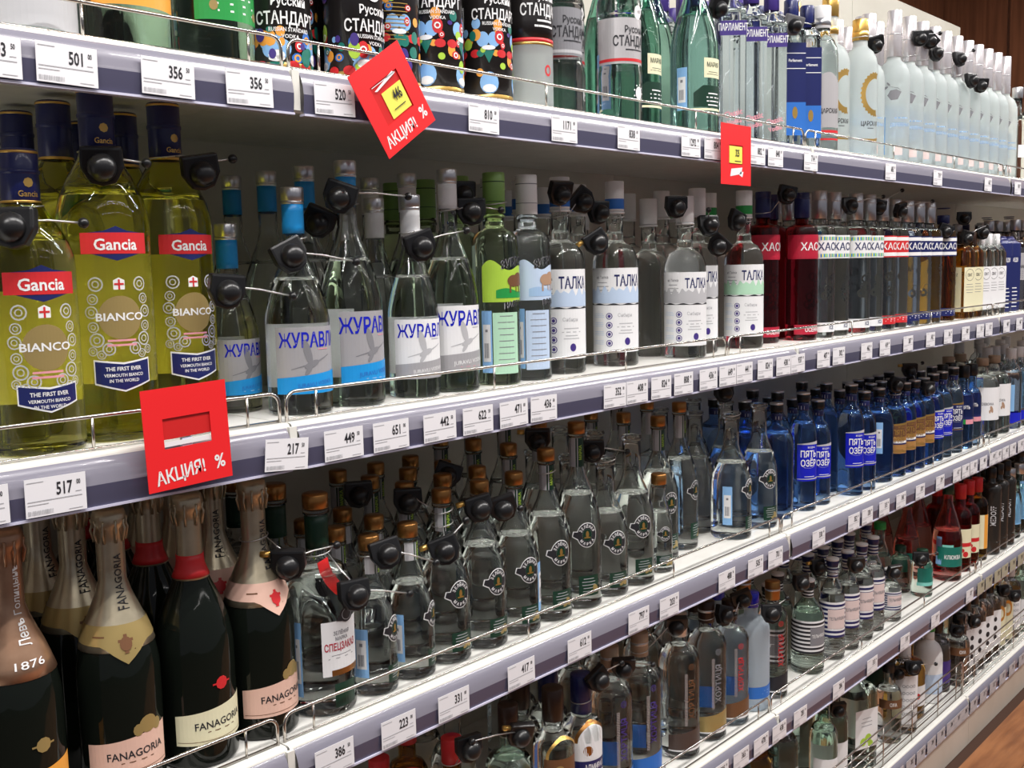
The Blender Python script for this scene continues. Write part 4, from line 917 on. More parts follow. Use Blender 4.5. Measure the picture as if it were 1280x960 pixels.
# ------------------------------------------------------------------ what each kind is called
D = dict(   # key: (name, label, short)
 gancia=('vermouth_bottle', 'tall yellow vermouth bottle with red ribbon label', 'yellow vermouth bottle'),
 gancia_s=('vermouth_bottle', 'shorter yellow vermouth bottle with navy foil cap at the picture edge', 'short vermouth bottle'),
 crane_blue=('vodka_bottle', 'clear vodka bottle with grey crane label and blue neck sleeve', 'blue crane bottle'),
 crane_blue_s=('vodka_bottle', 'small blue-sleeved vodka bottle half hidden beside the yellow vermouth', 'small crane bottle'),
 crane_blue_l=('vodka_bottle', 'large clear vodka bottle with grey crane label and blue band', 'large crane bottle'),
 crane_white=('vodka_bottle', 'slim clear vodka bottle with white crane label', 'slim white crane bottle'),
 crane_white_l=('vodka_bottle', 'large clear vodka bottle with white crane label', 'large white crane bottle'),
 bison_green=('vodka_bottle', 'pale green vodka bottle with bison picture and green cap', 'green bison bottle'),
 bison_clear=('vodka_bottle', 'clear vodka bottle with bison picture and white cap', 'clear bison bottle'),
 talka_blue=('vodka_bottle', 'clear bottle with white snowy landscape label and blue printed cap', 'blue landscape bottle'),
 talka_grey=('vodka_bottle', 'shorter clear bottle with grey landscape label at the shelf edge', 'grey landscape bottle'),
 talka_plain=('vodka_bottle', 'clear bottle with grey landscape label and plain white cap', 'plain landscape bottle'),
 talka_green=('vodka_bottle', 'clear bottle with white label and pale green landscape', 'green landscape bottle'),
 khask_red=('liqueur_bottle', 'dark red liqueur bottle with crimson label and navy cap', 'dark red bottle'),
 khask_rainbow=('vodka_bottle', 'clear bottle with white label between multicoloured dashes', 'rainbow label bottle'),
 khask_redlabel=('vodka_bottle', 'clear bottle with red and white band label', 'red label bottle'),
 khask_bluelabel=('vodka_bottle', 'clear bottle with navy and white band label', 'navy band bottle'),
 khask_amber=('liqueur_bottle', 'amber bottle with navy band label on the second shelf', 'amber band bottle'),
 square_yellow=('spirit_bottle', 'square amber bottle with tall yellow label', 'square yellow-label bottle'),
 square_white=('spirit_bottle', 'square clear bottle with tall white label', 'square white-label bottle'),
 gift_box=('gift_box', 'tall navy gift box with white lettering on the second shelf', 'navy gift box'),
 mernaya=('vodka_bottle', 'grey glass bottle with silver label far along the second shelf', 'silver label bottle'),
 wine_gold=('wine_bottle', 'dark sparkling wine bottle with pale foil and gold collar', 'gold collar wine'),
 wine_pink=('wine_bottle', 'dark sparkling wine bottle with peach collar and peach label', 'peach collar wine'),
 wine_red=('wine_bottle', 'dark sparkling wine bottle with red neck band', 'red band wine'),
 wine_orange=('wine_bottle', 'dark sparkling wine bottle with copper foil and orange label', 'orange label wine'),
 spets=('vodka_bottle', 'clear round vodka bottle with white label and red lettering', 'white-label round bottle'),
 marka_s=('vodka_bottle', 'small clear badge vodka bottle with bronze cap and blue stamp', 'small badge bottle'),
 marka_s2=('vodka_bottle', 'small clear badge vodka bottle showing blue stamp, beside the white-label one', 'small stamped bottle'),
 marka_m=('vodka_bottle', 'medium clear badge vodka bottle with bronze cap', 'medium badge bottle'),
 marka_m2=('vodka_bottle', 'medium clear badge vodka bottle with a narrow blue stamp', 'stamped medium bottle'),
 marka_l=('vodka_bottle', 'tall clear vodka bottle with oval badge and bronze cap', 'tall badge bottle'),
 marka_xl=('vodka_bottle', 'tallest clear badge vodka bottle, its cap close under the rail', 'tallest badge bottle'),
 marka_open=('vodka_bottle', 'clear badge bottle with a plain glass mouth and green lower label', 'plain-mouthed bottle'),
 marka_open_l=('vodka_bottle', 'clear badge bottle with plain glass mouth standing at the shelf edge', 'plain-mouthed tall bottle'),
 marka_mini=('vodka_bottle', 'smallest clear badge vodka bottle on the third shelf', 'smallest badge bottle'),
 marka_back=('vodka_bottle', 'clear bottle turned to show its blue stamp behind the smallest one', 'turned stamped bottle'),
 marka_open_xl=('vodka_bottle', 'wide clear bottle with plain mouth and a large blue stamp', 'wide stamped bottle'),
 lakes_blue=('vodka_bottle', 'blue glass vodka bottle with royal blue label', 'blue glass bottle'),
 lakes_blue_s=('vodka_bottle', 'shorter blue glass vodka bottle with royal blue label', 'short blue bottle'),
 lakes_ochre=('vodka_bottle', 'blue glass vodka bottle with ochre brown label', 'ochre label bottle'),
 lakes_stamp=('vodka_bottle', 'blue glass bottle turned to show its white and blue stamp', 'stamped blue bottle'),
 lakes_clear=('vodka_bottle', 'pale glass bottle with dark navy label on the third shelf', 'pale navy-label bottle'),
 lakes_plain=('vodka_bottle', 'wide blue glass bottle next to the clear badge bottles', 'wide blue bottle'),
 green_label_blue=('vodka_bottle', 'blue glass bottle with navy label and green and pink flags', 'flag label bottle'),
 flask_plain=('vodka_bottle', 'wide clear bottle with white strip label and oak leaf', 'oak leaf bottle'),
 icy_bottle=('vodka_bottle', 'icy blue bottle far along the third shelf', 'icy bottle'),
 admiral_red=('spirit_bottle', 'clear bottle with brown arched label and red sash', 'brown arched bottle'),
 admiral_white=('spirit_bottle', 'clear bottle with white arched label and navy cap', 'white arched bottle'),
 brown_cap_clear=('spirit_bottle', 'clear bottle with tall dark brown cap on the fourth shelf', 'brown cap bottle'),
 red_cap=('spirit_bottle', 'bottle with red cap under the third shelf rail', 'red cap bottle'),
 red_cap_copper=('spirit_bottle', 'low bottle with copper red cap at the bottom of the picture', 'copper cap bottle'),
 blue_cap=('spirit_bottle', 'bottle with royal blue cap in the dark of the fourth shelf', 'blue cap bottle'),
 vort_blue=('vodka_bottle', 'tall clear bottle with vertical violet lettering and blue base label', 'violet lettering bottle'),
 vort_brown=('vodka_bottle', 'tall ribbed clear bottle with vertical brown lettering', 'brown lettering bottle'),
 vort_green=('vodka_bottle', 'tall clear bottle with vertical grey lettering and olive base label', 'grey lettering bottle'),
 vort_red=('vodka_bottle', 'clear bottle with vertical red lettering and brown base label', 'red lettering bottle'),
 vort_stripe=('vodka_bottle', 'slim clear bottle with striped panel and black base label', 'striped panel bottle'),
 frost_blue=('vodka_bottle', 'frosted pale blue bottle with blue cap and blue base band', 'frosted blue bottle'),
 striped_black=('vodka_bottle', 'bottle with black and white sailor stripes', 'black striped bottle'),
 striped_blue=('vodka_bottle', 'bottle with navy and white sailor stripes and pink panel', 'navy striped bottle'),
 striped_blue_s=('vodka_bottle', 'small bottle with navy and white sailor stripes', 'small striped bottle'),
 green_cap_small=('spirit_bottle', 'small bottle with dark green label and green cap', 'small green bottle'),
 green_cap_tall=('spirit_bottle', 'green capped bottle behind the small green label bottle', 'green capped bottle'),
 cranberry=('liqueur_bottle', 'pink cranberry liqueur bottle with dark green label', 'pink liqueur bottle'),
 cranberry_s=('liqueur_bottle', 'shorter pink liqueur bottle behind the small green one', 'short pink bottle'),
 red_liqueur=('liqueur_bottle', 'red liqueur bottle with cream berry label', 'red liqueur bottle'),
 gold_liqueur=('liqueur_bottle', 'golden liqueur bottle with cream label and red cap', 'golden liqueur bottle'),
 dark_medoff=('vodka_bottle', 'black bottle with pale vertical lettering on the fourth shelf', 'black lettered bottle'),
 clear_far=('spirit_bottle', 'clear bottle with blue stamp far along the shelf', 'far stamped bottle'),
 leaf_frost=('vodka_bottle', 'frosted bottle with leaf print and long pearl cap', 'leaf frosted bottle'),
 leaf_frost_s=('vodka_bottle', 'frosted leaf bottle next to the gilt frosted bottles', 'near leaf bottle'),
 parl_violet=('vodka_bottle', 'square clear bottle with violet name band and pink script', 'violet square bottle'),
 parl_navy=('vodka_bottle', 'square bottle with navy to blue label and gold flame', 'navy square bottle'),
 tin_name=('gift_tin', 'black gift tin with white lettering and folk pattern', 'lettered tin'),
 tin_name2=('gift_tin', 'black gift tin crowded with bright folk pattern', 'patterned tin'),
 tin_name3=('gift_tin', 'black gift tin with tall bright folk pattern under large white lettering', 'tall-pattern tin'),
 tin_back=('gift_tin', 'black gift tin turned to show its gold small print', 'turned tin'),
 stand_silver=('vodka_bottle', 'clear bottle with silver label and red line on the top shelf', 'silver label bottle'),
 stand_black=('vodka_bottle', 'clear bottle with dark mottled label on the top shelf', 'mottled label bottle'),
 stand_frost=('vodka_bottle', 'frosted bottle with black sleeve and red band', 'black sleeve bottle'),
 sea_green=('vodka_bottle', 'large sea-green bottle with cream label', 'sea-green bottle'),
 sea_green_s=('vodka_bottle', 'smaller sea-green bottle beside the large one', 'small sea-green bottle'),
 tsar_gold=('vodka_bottle', 'large frosted bottle with gilt crescent on the top shelf', 'large gilt bottle'),
 tsar_gold_s=('vodka_bottle', 'smaller frosted bottle with gilt crescent on the top shelf', 'small gilt bottle'),
 tsar_silver=('vodka_bottle', 'clear bottle with ornate silver arched label on the top shelf', 'ornate silver bottle'),
 round_pale=('spirit_bottle', 'pale grey frosted bottle at the left end of the top shelf', 'pale grey bottle'),
 clear_orange=('spirit_bottle', 'wide clear bottle with ochre label on the top shelf', 'ochre label bottle'),
 clear_green=('spirit_bottle', 'wide clear bottle with bright green label on the top shelf', 'green label bottle'),
 crystal=('vodka_bottle', 'cut clear bottle after the frosted ones on the top shelf', 'cut clear bottle'),
 dark_bottle=('spirit_bottle', 'dark bottle with black cap at the far end, top shelf', 'far dark bottle'),
 low_white_wrap=('spirit_bottle', 'square clear bottle with white and green vine label, bottom shelf', 'vine label bottle'),
 low_gold=('spirit_bottle', 'bottle with gold cap on the bottom shelf', 'gold cap bottle'),
 low_yellow_top=('spirit_bottle', 'clear bottle with wide black cap on the bottom shelf', 'wide black cap bottle'),
 low_white_cap=('spirit_bottle', 'bottle with tall white cap on the bottom shelf', 'white cap bottle'),
 low_green=('spirit_bottle', 'dark green bottle on the bottom shelf', 'dark green bottle'),
 low_brown=('spirit_bottle', 'brown rounded bottle with red seal on the bottom shelf', 'brown bottle'),
 low_white_round=('spirit_bottle', 'white bottle with green cap on the bottom shelf', 'white bottle'),
 low_red_white=('spirit_bottle', 'bottle with red cap and white neck on the bottom shelf', 'red and white bottle'),
 low_stripe=('spirit_bottle', 'square bottle with white dotted label on the bottom shelf', 'dotted label bottle'),
 low_blue_cap=('spirit_bottle', 'bottle with tall blue cap on the bottom shelf', 'tall blue cap bottle'),
 low_clear_silver=('spirit_bottle', 'clear bottle with silver cap on the bottom shelf', 'silver cap bottle'),
 low_red_cap=('spirit_bottle', 'bottle with tall red cap on the bottom shelf', 'tall red cap bottle'),
 low_yellow=('spirit_bottle', 'bottle with cream label and gilt ring on the bottom shelf', 'gilt ring bottle'),
 low_yellow_cap=('spirit_bottle', 'bottle with yellow cap on the bottom shelf', 'yellow cap bottle'),
 low_tan=('spirit_bottle', 'amber bottle with tan cap on the bottom shelf', 'tan cap bottle'),
 low_lace=('spirit_bottle', 'bottle with white lace label on the bottom shelf', 'lace label bottle'),
 low_dark_label=('spirit_bottle', 'clear bottle with narrow brown name label, bottom shelf', 'narrow label bottle'),
 low_violet=('spirit_bottle', 'bottle with dark cap and violet label, bottom shelf', 'violet label bottle'),
)

# ------------------------------------------------------------------ bottles in their places: (kind, X, front gap Y, turn in degrees, rows deep)
ROWS = dict(
 T=[('round_pale', .490, .03, 10, 3), ('clear_orange', .599, .03, 0, 3), ('clear_green', .712, .03, 5, 3),
    ('tin_name', .800, .03, -18, 4), ('tin_back', .856, .089, 20, 3), ('tin_name2', .9035, .012, 4, 4), ('tin_back', .984, .03, 0, 3),
    ('tin_name3', 1.064, .025, -40, 4), ('tin_name3', 1.168, .025, -16, 4), ('stand_frost', 1.270, .03, -10, 4),
    ('stand_black', 1.372, .05, -14, 4), ('stand_silver', 1.440, .098, -12, 4), ('stand_silver', 1.505, .025, -12, 4),
    ('sea_green_s', 1.630, .07, -16, 4), ('sea_green', 1.748, .02, -20, 4), ('parl_violet', 1.868, .02, -48, 4), ('parl_violet', 1.950, .02, -48, 4),
    ('parl_violet', 2.034, .02, -48, 4), ('parl_navy', 2.135, .03, -42, 4), ('parl_navy', 2.209, .03, -42, 4), ('tsar_silver', 2.285, .03, -40, 4),
    ('tsar_gold', 2.378, .045, -34, 3), ('tsar_gold_s', 2.478, .020, -34, 3), ('leaf_frost_s', 2.592, .05, -36, 3),
    ('leaf_frost', 2.690, .025, -40, 3), ('leaf_frost', 2.785, .025, -40, 3), ('leaf_frost', 2.872, .025, -40, 3), ('leaf_frost', 2.958, .025, -40, 3), ('leaf_frost', 3.044, .025, -40, 2),
    ('leaf_frost', 3.132, .025, -40, 2), ('leaf_frost', 3.220, .025, -40, 2), ('leaf_frost', 3.306, .025, -40, 2), ('leaf_frost', 3.392, .025, -40, 2), ('leaf_frost', 3.478, .025, -40, 2), ('leaf_frost', 3.564, .025, -40, 2),
    ('crystal', 3.660, .02, 0, 2), ('dark_bottle', 3.80, .02, 0, 1), ('dark_bottle', 3.89, .02, 0, 1)],
 a=[('gancia_s', .466, .016, -6, 1), ('gancia', .562, .035, -12, 4), ('gancia', .664, .071, -2, 4),
    ('crane_blue_s', .764, .120, 8, 3), ('crane_blue', .805, .025, -14, 4), ('crane_blue_l', .898, .03, 2, 4), ('crane_white', 1.006, .03, -16, 4), ('crane_white_l', 1.086, .03, -10, 4),
    ('bison_green', 1.186, .035, 0, 4), ('bison_clear', 1.262, .035, 0, 4), ('talka_blue', 1.368, .05, -40, 4), ('talka_blue', 1.522, .05, -40, 4),
    ('talka_grey', 1.712, .025, -44, 4), ('talka_plain', 1.812, .06, -44, 3), ('talka_green', 1.962, .04, -50, 3),
    ('khask_red', 2.100, .075, -8, 1), ('khask_red', 2.214, .04, -8, 2), ('khask_rainbow', 2.302, .04, -10, 3), ('khask_rainbow', 2.380, .04, -10, 3), ('khask_rainbow', 2.478, .03, -10, 3), ('khask_rainbow', 2.555, .03, -10, 3),
    ('khask_redlabel', 2.636, .03, -10, 3), ('khask_redlabel', 2.714, .03, -10, 3), ('khask_bluelabel', 2.800, .03, -12, 2), ('khask_bluelabel', 2.878, .03, -12, 2), ('khask_bluelabel', 2.956, .03, -12, 2),
    ('khask_amber', 3.066, .03, -14, 2), ('square_yellow', 3.180, .02, -20, 2), ('square_yellow', 3.252, .02, -20, 2), ('square_white', 3.324, .02, -20, 2), ('square_white', 3.394, .02, -20, 2), ('square_white', 3.464, .02, -20, 2),
    ('gift_box', 3.555, .03, -20, 1), ('gift_box', 3.635, .03, -20, 1), ('mernaya', 3.735, .03, -50, 2), ('mernaya', 3.825, .03, -50, 2), ('mernaya', 3.92, .03, -50, 4), ('khask_amber', 4.01, .06, -50, 4), ('mernaya', 4.11, .10, -50, 3), ('khask_amber', 4.21, .12, -50, 3), ('mernaya', 4.31, .14, -50, 3), ('khask_amber', 4.42, .16, -50, 3)],
 b=[('wine_orange', .424, .02, 0, 5), ('wine_gold', .537, .02, -12, 5), ('wine_red', .634, .02, 0, 5), ('wine_pink', .727, .025, 2, 5),
    ('spets', .818, .018, -24, 4), ('marka_s2', .899, .02, 0, 4), ('marka_s', .971, .02, 4, 4), ('marka_m', 1.0455, .022, -30, 4), ('marka_m', 1.1245, .02, -30, 4),
    ('marka_m2', 1.2035, .02, -36, 4), ('marka_l', 1.284, .02, -40, 4), ('marka_xl', 1.3655, .02, -52, 4), ('marka_open', 1.4465, .022, -45, 3), ('marka_open_l', 1.5275, .022, -48, 3),
    ('marka_mini', 1.612, .035, -48, 1), ('marka_l', 1.690, .075, -40, 3), ('marka_back', 1.778, .085, -20, 3), ('marka_open_xl', 1.915, .040, -18, 3), ('marka_open_l', 2.030, .040, -48, 3),
    ('lakes_plain', 2.125, .05, 0, 3), ('lakes_blue', 2.230, .045, -44, 3), ('lakes_blue_s', 2.305, .045, -44, 3), ('lakes_blue', 2.445, .025, -44, 3), ('lakes_blue_s', 2.520, .025, -44, 3),
    ('lakes_stamp', 2.640, .03, -10, 3), ('lakes_ochre', 2.728, .03, -50, 3), ('lakes_ochre', 2.796, .03, -50, 3), ('lakes_ochre', 2.864, .03, -50, 3), ('lakes_ochre', 2.932, .03, -50, 3),
    ('lakes_blue_s', 3.003, .03, -44, 3), ('lakes_blue_s', 3.071, .03, -44, 2), ('lakes_clear', 3.16, .03, -50, 2), ('green_label_blue', 3.25, .03, -55, 2), ('green_label_blue', 3.32, .03, -55, 2),
    ('flask_plain', 3.485, .03, -50, 2), ('flask_plain', 3.600, .03, -50, 2), ('icy_bottle', 3.72, .03, -50, 2), ('icy_bottle', 3.80, .03, -50, 2), ('icy_bottle', 3.89, .03, -50, 4), ('clear_far', 3.98, .05, -50, 4), ('icy_bottle', 4.08, .10, -50, 3), ('clear_far', 4.18, .12, -50, 3), ('icy_bottle', 4.28, .14, -50, 3)],
 c=[('red_cap_copper', 1.000, .06, 0, 2), ('red_cap', 1.085, .06, 0, 2), ('blue_cap', 1.150, .122, 0, 3), ('brown_cap_clear', 1.200, .02+.02, 0, 1), ('admiral_red', 1.285, .02, -14, 2), ('admiral_white', 1.362, .02, -14, 3),
    ('vort_blue', 1.452, .02, -18, 4), ('vort_blue', 1.545, .02, -18, 4), ('vort_brown', 1.678, .02, -22, 4), ('vort_green', 1.780, .02, -24, 4), ('vort_red', 1.872, .02, -26, 4),
    ('frost_blue', 1.962, .02, 0, 4), ('vort_stripe', 2.046, .02, -30, 4), ('striped_black', 2.135, .075, -24, 2), ('striped_black', 2.226, .02, -24, 3),
    ('striped_blue', 2.340, .02, -45, 3), ('striped_blue', 2.424, .02, -45, 3), ('striped_blue', 2.508, .02, -45, 3), ('striped_blue', 2.590, .025, -45, 3), ('striped_blue_s', 2.690, .02, -40, 3), ('striped_blue', 2.72, .10, -45, 2),
    ('green_cap_small', 2.945, .03, -30, 2), ('green_cap_tall', 2.87, .12, 0, 3), ('cranberry_s', 3.03, .10, -45, 2), ('cranberry', 3.150, .02, -45, 2),
    ('red_liqueur', 3.262, .03, -55, 2), ('red_liqueur', 3.336, .03, -55, 2), ('gold_liqueur', 3.415, .03, -55, 2), ('dark_medoff', 3.51, .02, -55, 2), ('dark_medoff', 3.585, .02, -55, 2), ('dark_medoff', 3.66, .02, -55, 2), ('clear_far', 3.76, .03, 0, 2), ('clear_far', 3.86, .03, 0, 4), ('dark_medoff', 3.95, .06, -50, 4), ('dark_medoff', 4.05, .10, -50, 3), ('dark_medoff', 4.15, .12, -50, 3)],
 d=[('low_red_cap', 1.92, .10, -45, 2), ('low_green', 2.03, .10, -45, 2), ('low_brown', 2.13, .10, -45, 2), ('low_gold', 2.24, .09, -45, 2), ('low_clear_silver', 2.31, .02, -45, 2), ('low_yellow_top', 2.41, .04, -45, 2), ('low_white_wrap', 2.540, .03, -20, 2),
    ('low_white_cap', 2.645, .09, -45, 2), ('low_dark_label', 2.735, .03, -45, 2), ('low_green', 2.80, .10, -45, 2), ('low_lace', 2.82, .02, -45, 1), ('low_brown', 2.93, .04, -45, 2), ('low_gold', 2.93, .16, -45, 1),
    ('low_red_white', 3.02, .14, -45, 1), ('low_white_round', 3.07, .04, -45, 2), ('low_violet', 3.165, .05, -45, 2), ('low_dark_label', 3.245, .02, -45, 2), ('low_stripe', 3.325, .03, -20, 1), ('low_stripe', 3.400, .03, -20, 1), ('low_blue_cap', 3.42, .12, -45, 1),
    ('low_stripe', 3.475, .03, -20, 1), ('low_clear_silver', 3.51, .12, -45, 2), ('low_stripe', 3.55, .03, -20, 1), ('low_yellow', 3.63, .03, -45, 2), ('low_yellow', 3.705, .03, -45, 2), ('low_red_cap', 3.66, .14, -45, 2),
    ('low_lace', 3.785, .03, -45, 2), ('low_yellow_cap', 3.82, .14, -45, 1), ('low_tan', 3.90, .10, -45, 2), ('low_clear_silver', 3.87, .02, -45, 1), ('low_lace', 3.97, .03, -45, 1)],
)
rng = random.Random(11)
PLACED = []      # every bottle: (kind, shelf, X, Y, Z)
def clash(s, x, y, r, skip=None):
    for q in PLACED:
        if q is not skip and q[1] == s and (q[2]-x)**2+(q[3]-y)**2 < (q[5]+r+.001)**2: return q
for s, rows in ROWS.items():
    count = {}
    for k_, *_ in rows: count[k_] = count.get(k_, 0)+1
    seen = {}; cols = []
    for key, x, yf, turn, deep in rows:
        p = PR[key]; nm, desc, short = D[key]; n = seen[key] = seen.get(key, 0)+1
        tq = math.radians(turn); rr = p.r*(1.02/max(abs(math.cos(tq)), abs(math.sin(tq))) if p.sq else 1.0); y = yf+rr
        c = clash(s, x, y, rr)
        if c: print('CLASH', s, key, x, c[0], c[2])
        which = ', %s from left' % ORD[n-1] if count[key] > 1 else ''
        o = put(key, x, y, SZ[s], math.radians(turn), True, nm)
        if key == 'clear_far': which += ', %s shelf' % SN[s]
        tag(o, desc+which, nm.split('_')[-1] if nm in ('gift_box', 'gift_tin') else 'bottle', '%s shelf front row' % SN[s])
        short = (ORD[n-1]+' ' if count[key] > 1 else '')+short
        INST.append((key, s, x, y, SZ[s], short)); PLACED.append((key, s, x, y, SZ[s], rr)); cols.append((key, x, y, turn, deep, nm, short, rr))
    for key, x, y, turn, deep, nm, short, rr in cols:      # the bottles behind each one in front
        yy = y; k = 0
        while k < deep-1:
            yy += 2*rr+.004
            while clash(s, x, yy, rr) and yy < DEP: yy += .006
            if yy+rr > DEP-.006: break
            o = put(key, x, yy, SZ[s], math.radians(turn+(0 if PR[key].sq else rng.uniform(-25, 25))), False, nm); PLACED.append((key, s, x, yy, SZ[s], rr))
            tag(o, 'matching %s %s in line behind the %s, %s shelf' % (nm.replace('_', ' '), ORD[k], short, SN[s]), 'bottle', '%s shelf rows behind' % SN[s]); k += 1

# ------------------------------------------------------------------ security tags on the bottle necks: (X, Y, Z, tilt, pin offset, kind)
SEC = dict(
 T=[(1.825, 0.06, 1.971, 0, 0, 0), (2.076, 0.03, 1.971, 10, (0.067, 0.007), 2), (2.513, 0.04, 1.993, -15, 0, 0), (2.895, 0.1, 2.04, 30, 0, 0), (2.793, 0.04, 2.048, 0, (0.107, 0.024), 0), (2.892, 0.05, 2.057, 40, 0, 0), (2.907, 0.04, 2.024, 20, 0, 0), (3.083, 0.04, 2.032, 0, (0.079, 0.031), 0), (3.155, 0.03, 1.98, 0, 0, 0), (3.236, 0.03, 1.976, 0, 0, 0)],
 a=[(0.439, 0.02, 1.529, 0, (0.064, 0.003), 0), (0.541, 0.035, 1.596, 0, (0.044, 0.002), 0), (0.667, 0.05, 1.597, -10, (0.036, 0.014), 0), (0.687, 0.04, 1.459, 5, (0.085, -0.011), 0), (0.775, 0.035, 1.499, -25, (0.095, -0.01), 0), (0.862, 0.04, 1.574, 20, (0.107, 0.002), 0), (0.873, 0.1, 1.545, 25, 0, 0), (0.99, 0.03, 1.511, -20, (0.08, 0.02), 0), (1.146, 0.1, 1.592, 0, 0, 0), (1.124, 0.06, 1.563, 0, (0.052, 0.001), 1), (1.345, 0.07, 1.599, 0, 0, 0), (1.414, 0.08, 1.588, -50, 0, 0), (1.461, 0.08, 1.571, 0, 0, 0), (1.44, 0.07, 1.518, -30, 0, 1), (1.659, 0.05, 1.584, 0, 0, 0), (1.773, 0.05, 1.551, 0, (-0.02, 0.027), 0), (1.897, 0.06, 1.563, 20, 0, 0), (1.829, 0.06, 1.512, 40, 0, 0), (2.112, 0.06, 1.623, 10, 0, 0), (2.406, 0.05, 1.607, 0, (0.167, 0.024), 0), (2.596, 0.06, 1.609, 10, (0.121, 0.044), 0), (2.734, 0.06, 1.605, -10, (0.191, 0.026), 0), (3.039, 0.05, 1.553, 20, 0, 0), (3.273, 0.08, 1.595, 0, 0, 0), (3.18, 0.04, 1.536, 10, (0.135, 0.034), 0), (3.348, 0.05, 1.552, 0, 0, 0)],
 b=[(0.749, 0.03, 1.116, 0, (0.067, 0.01), 1), (0.843, 0.02, 1.055, 0, (0.085, -0.02), 0), (0.908, 0.03, 1.094, -10, (0.082, -0.031), 0), (1.02, 0.03, 1.074, -20, (0.032, 0.038), 1), (1.102, 0.04, 1.119, -10, 0, 1), (1.145, 0.03, 1.113, -15, (0.027, -0.006), 0), (1.311, 0.1, 1.189, 0, 0, 1), (1.421, 0.07, 1.157, 0, (0.088, -0.015), 1), (1.157, 0.16, 1.147, 20, 0, 0), (0.986, 0.18, 1.143, 0, 0, 0), (1.05, 0.14, 1.126, 0, 0, 0), (1.915, 0.1, 1.205, 0, 0, 0), (2.926, 0.1, 1.164, 0, (0.063, 0.014), 1), (2.731, 0.06, 1.144, 20, 0, 0), (2.96, 0.06, 1.11, 0, 0, 0)],
 c=[(1.048, 0.02, 0.766, 0, 0, 0), (1.162, 0.02, 0.746, 10, (-0.119, 0.034), 1), (1.364, 0.02, 0.771, -30, (0.053, 0.015), 0), (1.452, 0.03, 0.764, 0, (0.075, -0.017), 0), (1.607, 0.02, 0.801, 0, 0, 0), (1.798, 0.03, 0.767, 20, 0, 0), (1.895, 0.045, 0.772, -20, (-0.048, -0.019), 0), (1.950, 0.005, 0.735, 0, (0.047, 0.022), 0), (2.113, 0.02, 0.76, 0, 0, 0), (2.321, 0.08, 0.736, 0, 0, 1), (2.451, 0.04, 0.719, 0, 0, 0), (2.855, 0.03, 0.644, 0, (0.088, -0.004), 0), (2.665, 0.03, 0.652, 0, 0, 0), (2.714, 0.1, 0.708, 0, 0, 0)],
 d=[(2.4, 0.06, 0.352, 0, 0, 0), (2.833, 0.08, 0.308, 0, 0, 0), (2.867, 0.05, 0.319, 0, (0.141, -0.031), 0), (3.248, 0.06, 0.318, 10, (0.109, -0.002), 0), (3.41, 0.06, 0.305, 0, 0, 0), (3.764, 0.08, 0.314, 0, 0, 0), (3.823, 0.06, 0.285, 0, 0, 0)],
)
def extrude_poly(pts, y0, y1, bev=0.003):
    bm = bmesh.new(); f = bm.faces.new([bm.verts.new((x, y0, z)) for x, z in pts])
    r = bmesh.ops.extrude_face_region(bm, geom=[f]); vs = [g for g in r['geom'] if isinstance(g, bmesh.types.BMVert)]
    for v in vs: v.co.y = y1
    bmesh.ops.recalc_face_normals(bm, faces=bm.faces[:])
    bmesh.ops.bevel(bm, geom=bm.edges[:], offset=bev, segments=2, affect='EDGES', profile=0.6)
    me = bpy.data.meshes.new('housing'); bm.to_mesh(me); bm.free(); return me
hp = [(-.021, .018), (.021, .018), (.022, -.004), (.013, -.020), (0, -.0235), (-.013, -.020), (-.022, -.004)]
HOUSE = extrude_poly(hp, -.006, .007); HOUSE.materials.append(M['plastic'])
HOUSEG = HOUSE.copy(); HOUSEG.materials.clear(); HOUSEG.materials.append(M['greyplastic'])
dv, df = lathe_vf([(.0152, 0), (.0150, .003), (.0142, .006), (.012, .0105), (.0085, .0135), (.004, .0152), (0, .0156)], 20)
DOME = mesh('dome', [(x, -z-.0055, y) for x, y, z in dv], [q[::-1] for q in df], M['plastic'], True)
bv, bf = lathe_vf([(0, -.0055)]+[(.0055*math.sin(PI*k/8), -.0055*math.cos(PI*k/8)) for k in range(1, 8)]+[(0, .0055)], 12)
BALL = mesh('pin_head', bv, bf, M['plastic'], True)
lv, lf = lathe_vf([(0, 0), (.0042, 0), (.0042, .012), (0, .012)], 12)
LOCK = mesh('lock_sleeve', [(z, y, x) for x, y, z in lv], lf, M['gold'], True)
used = {}
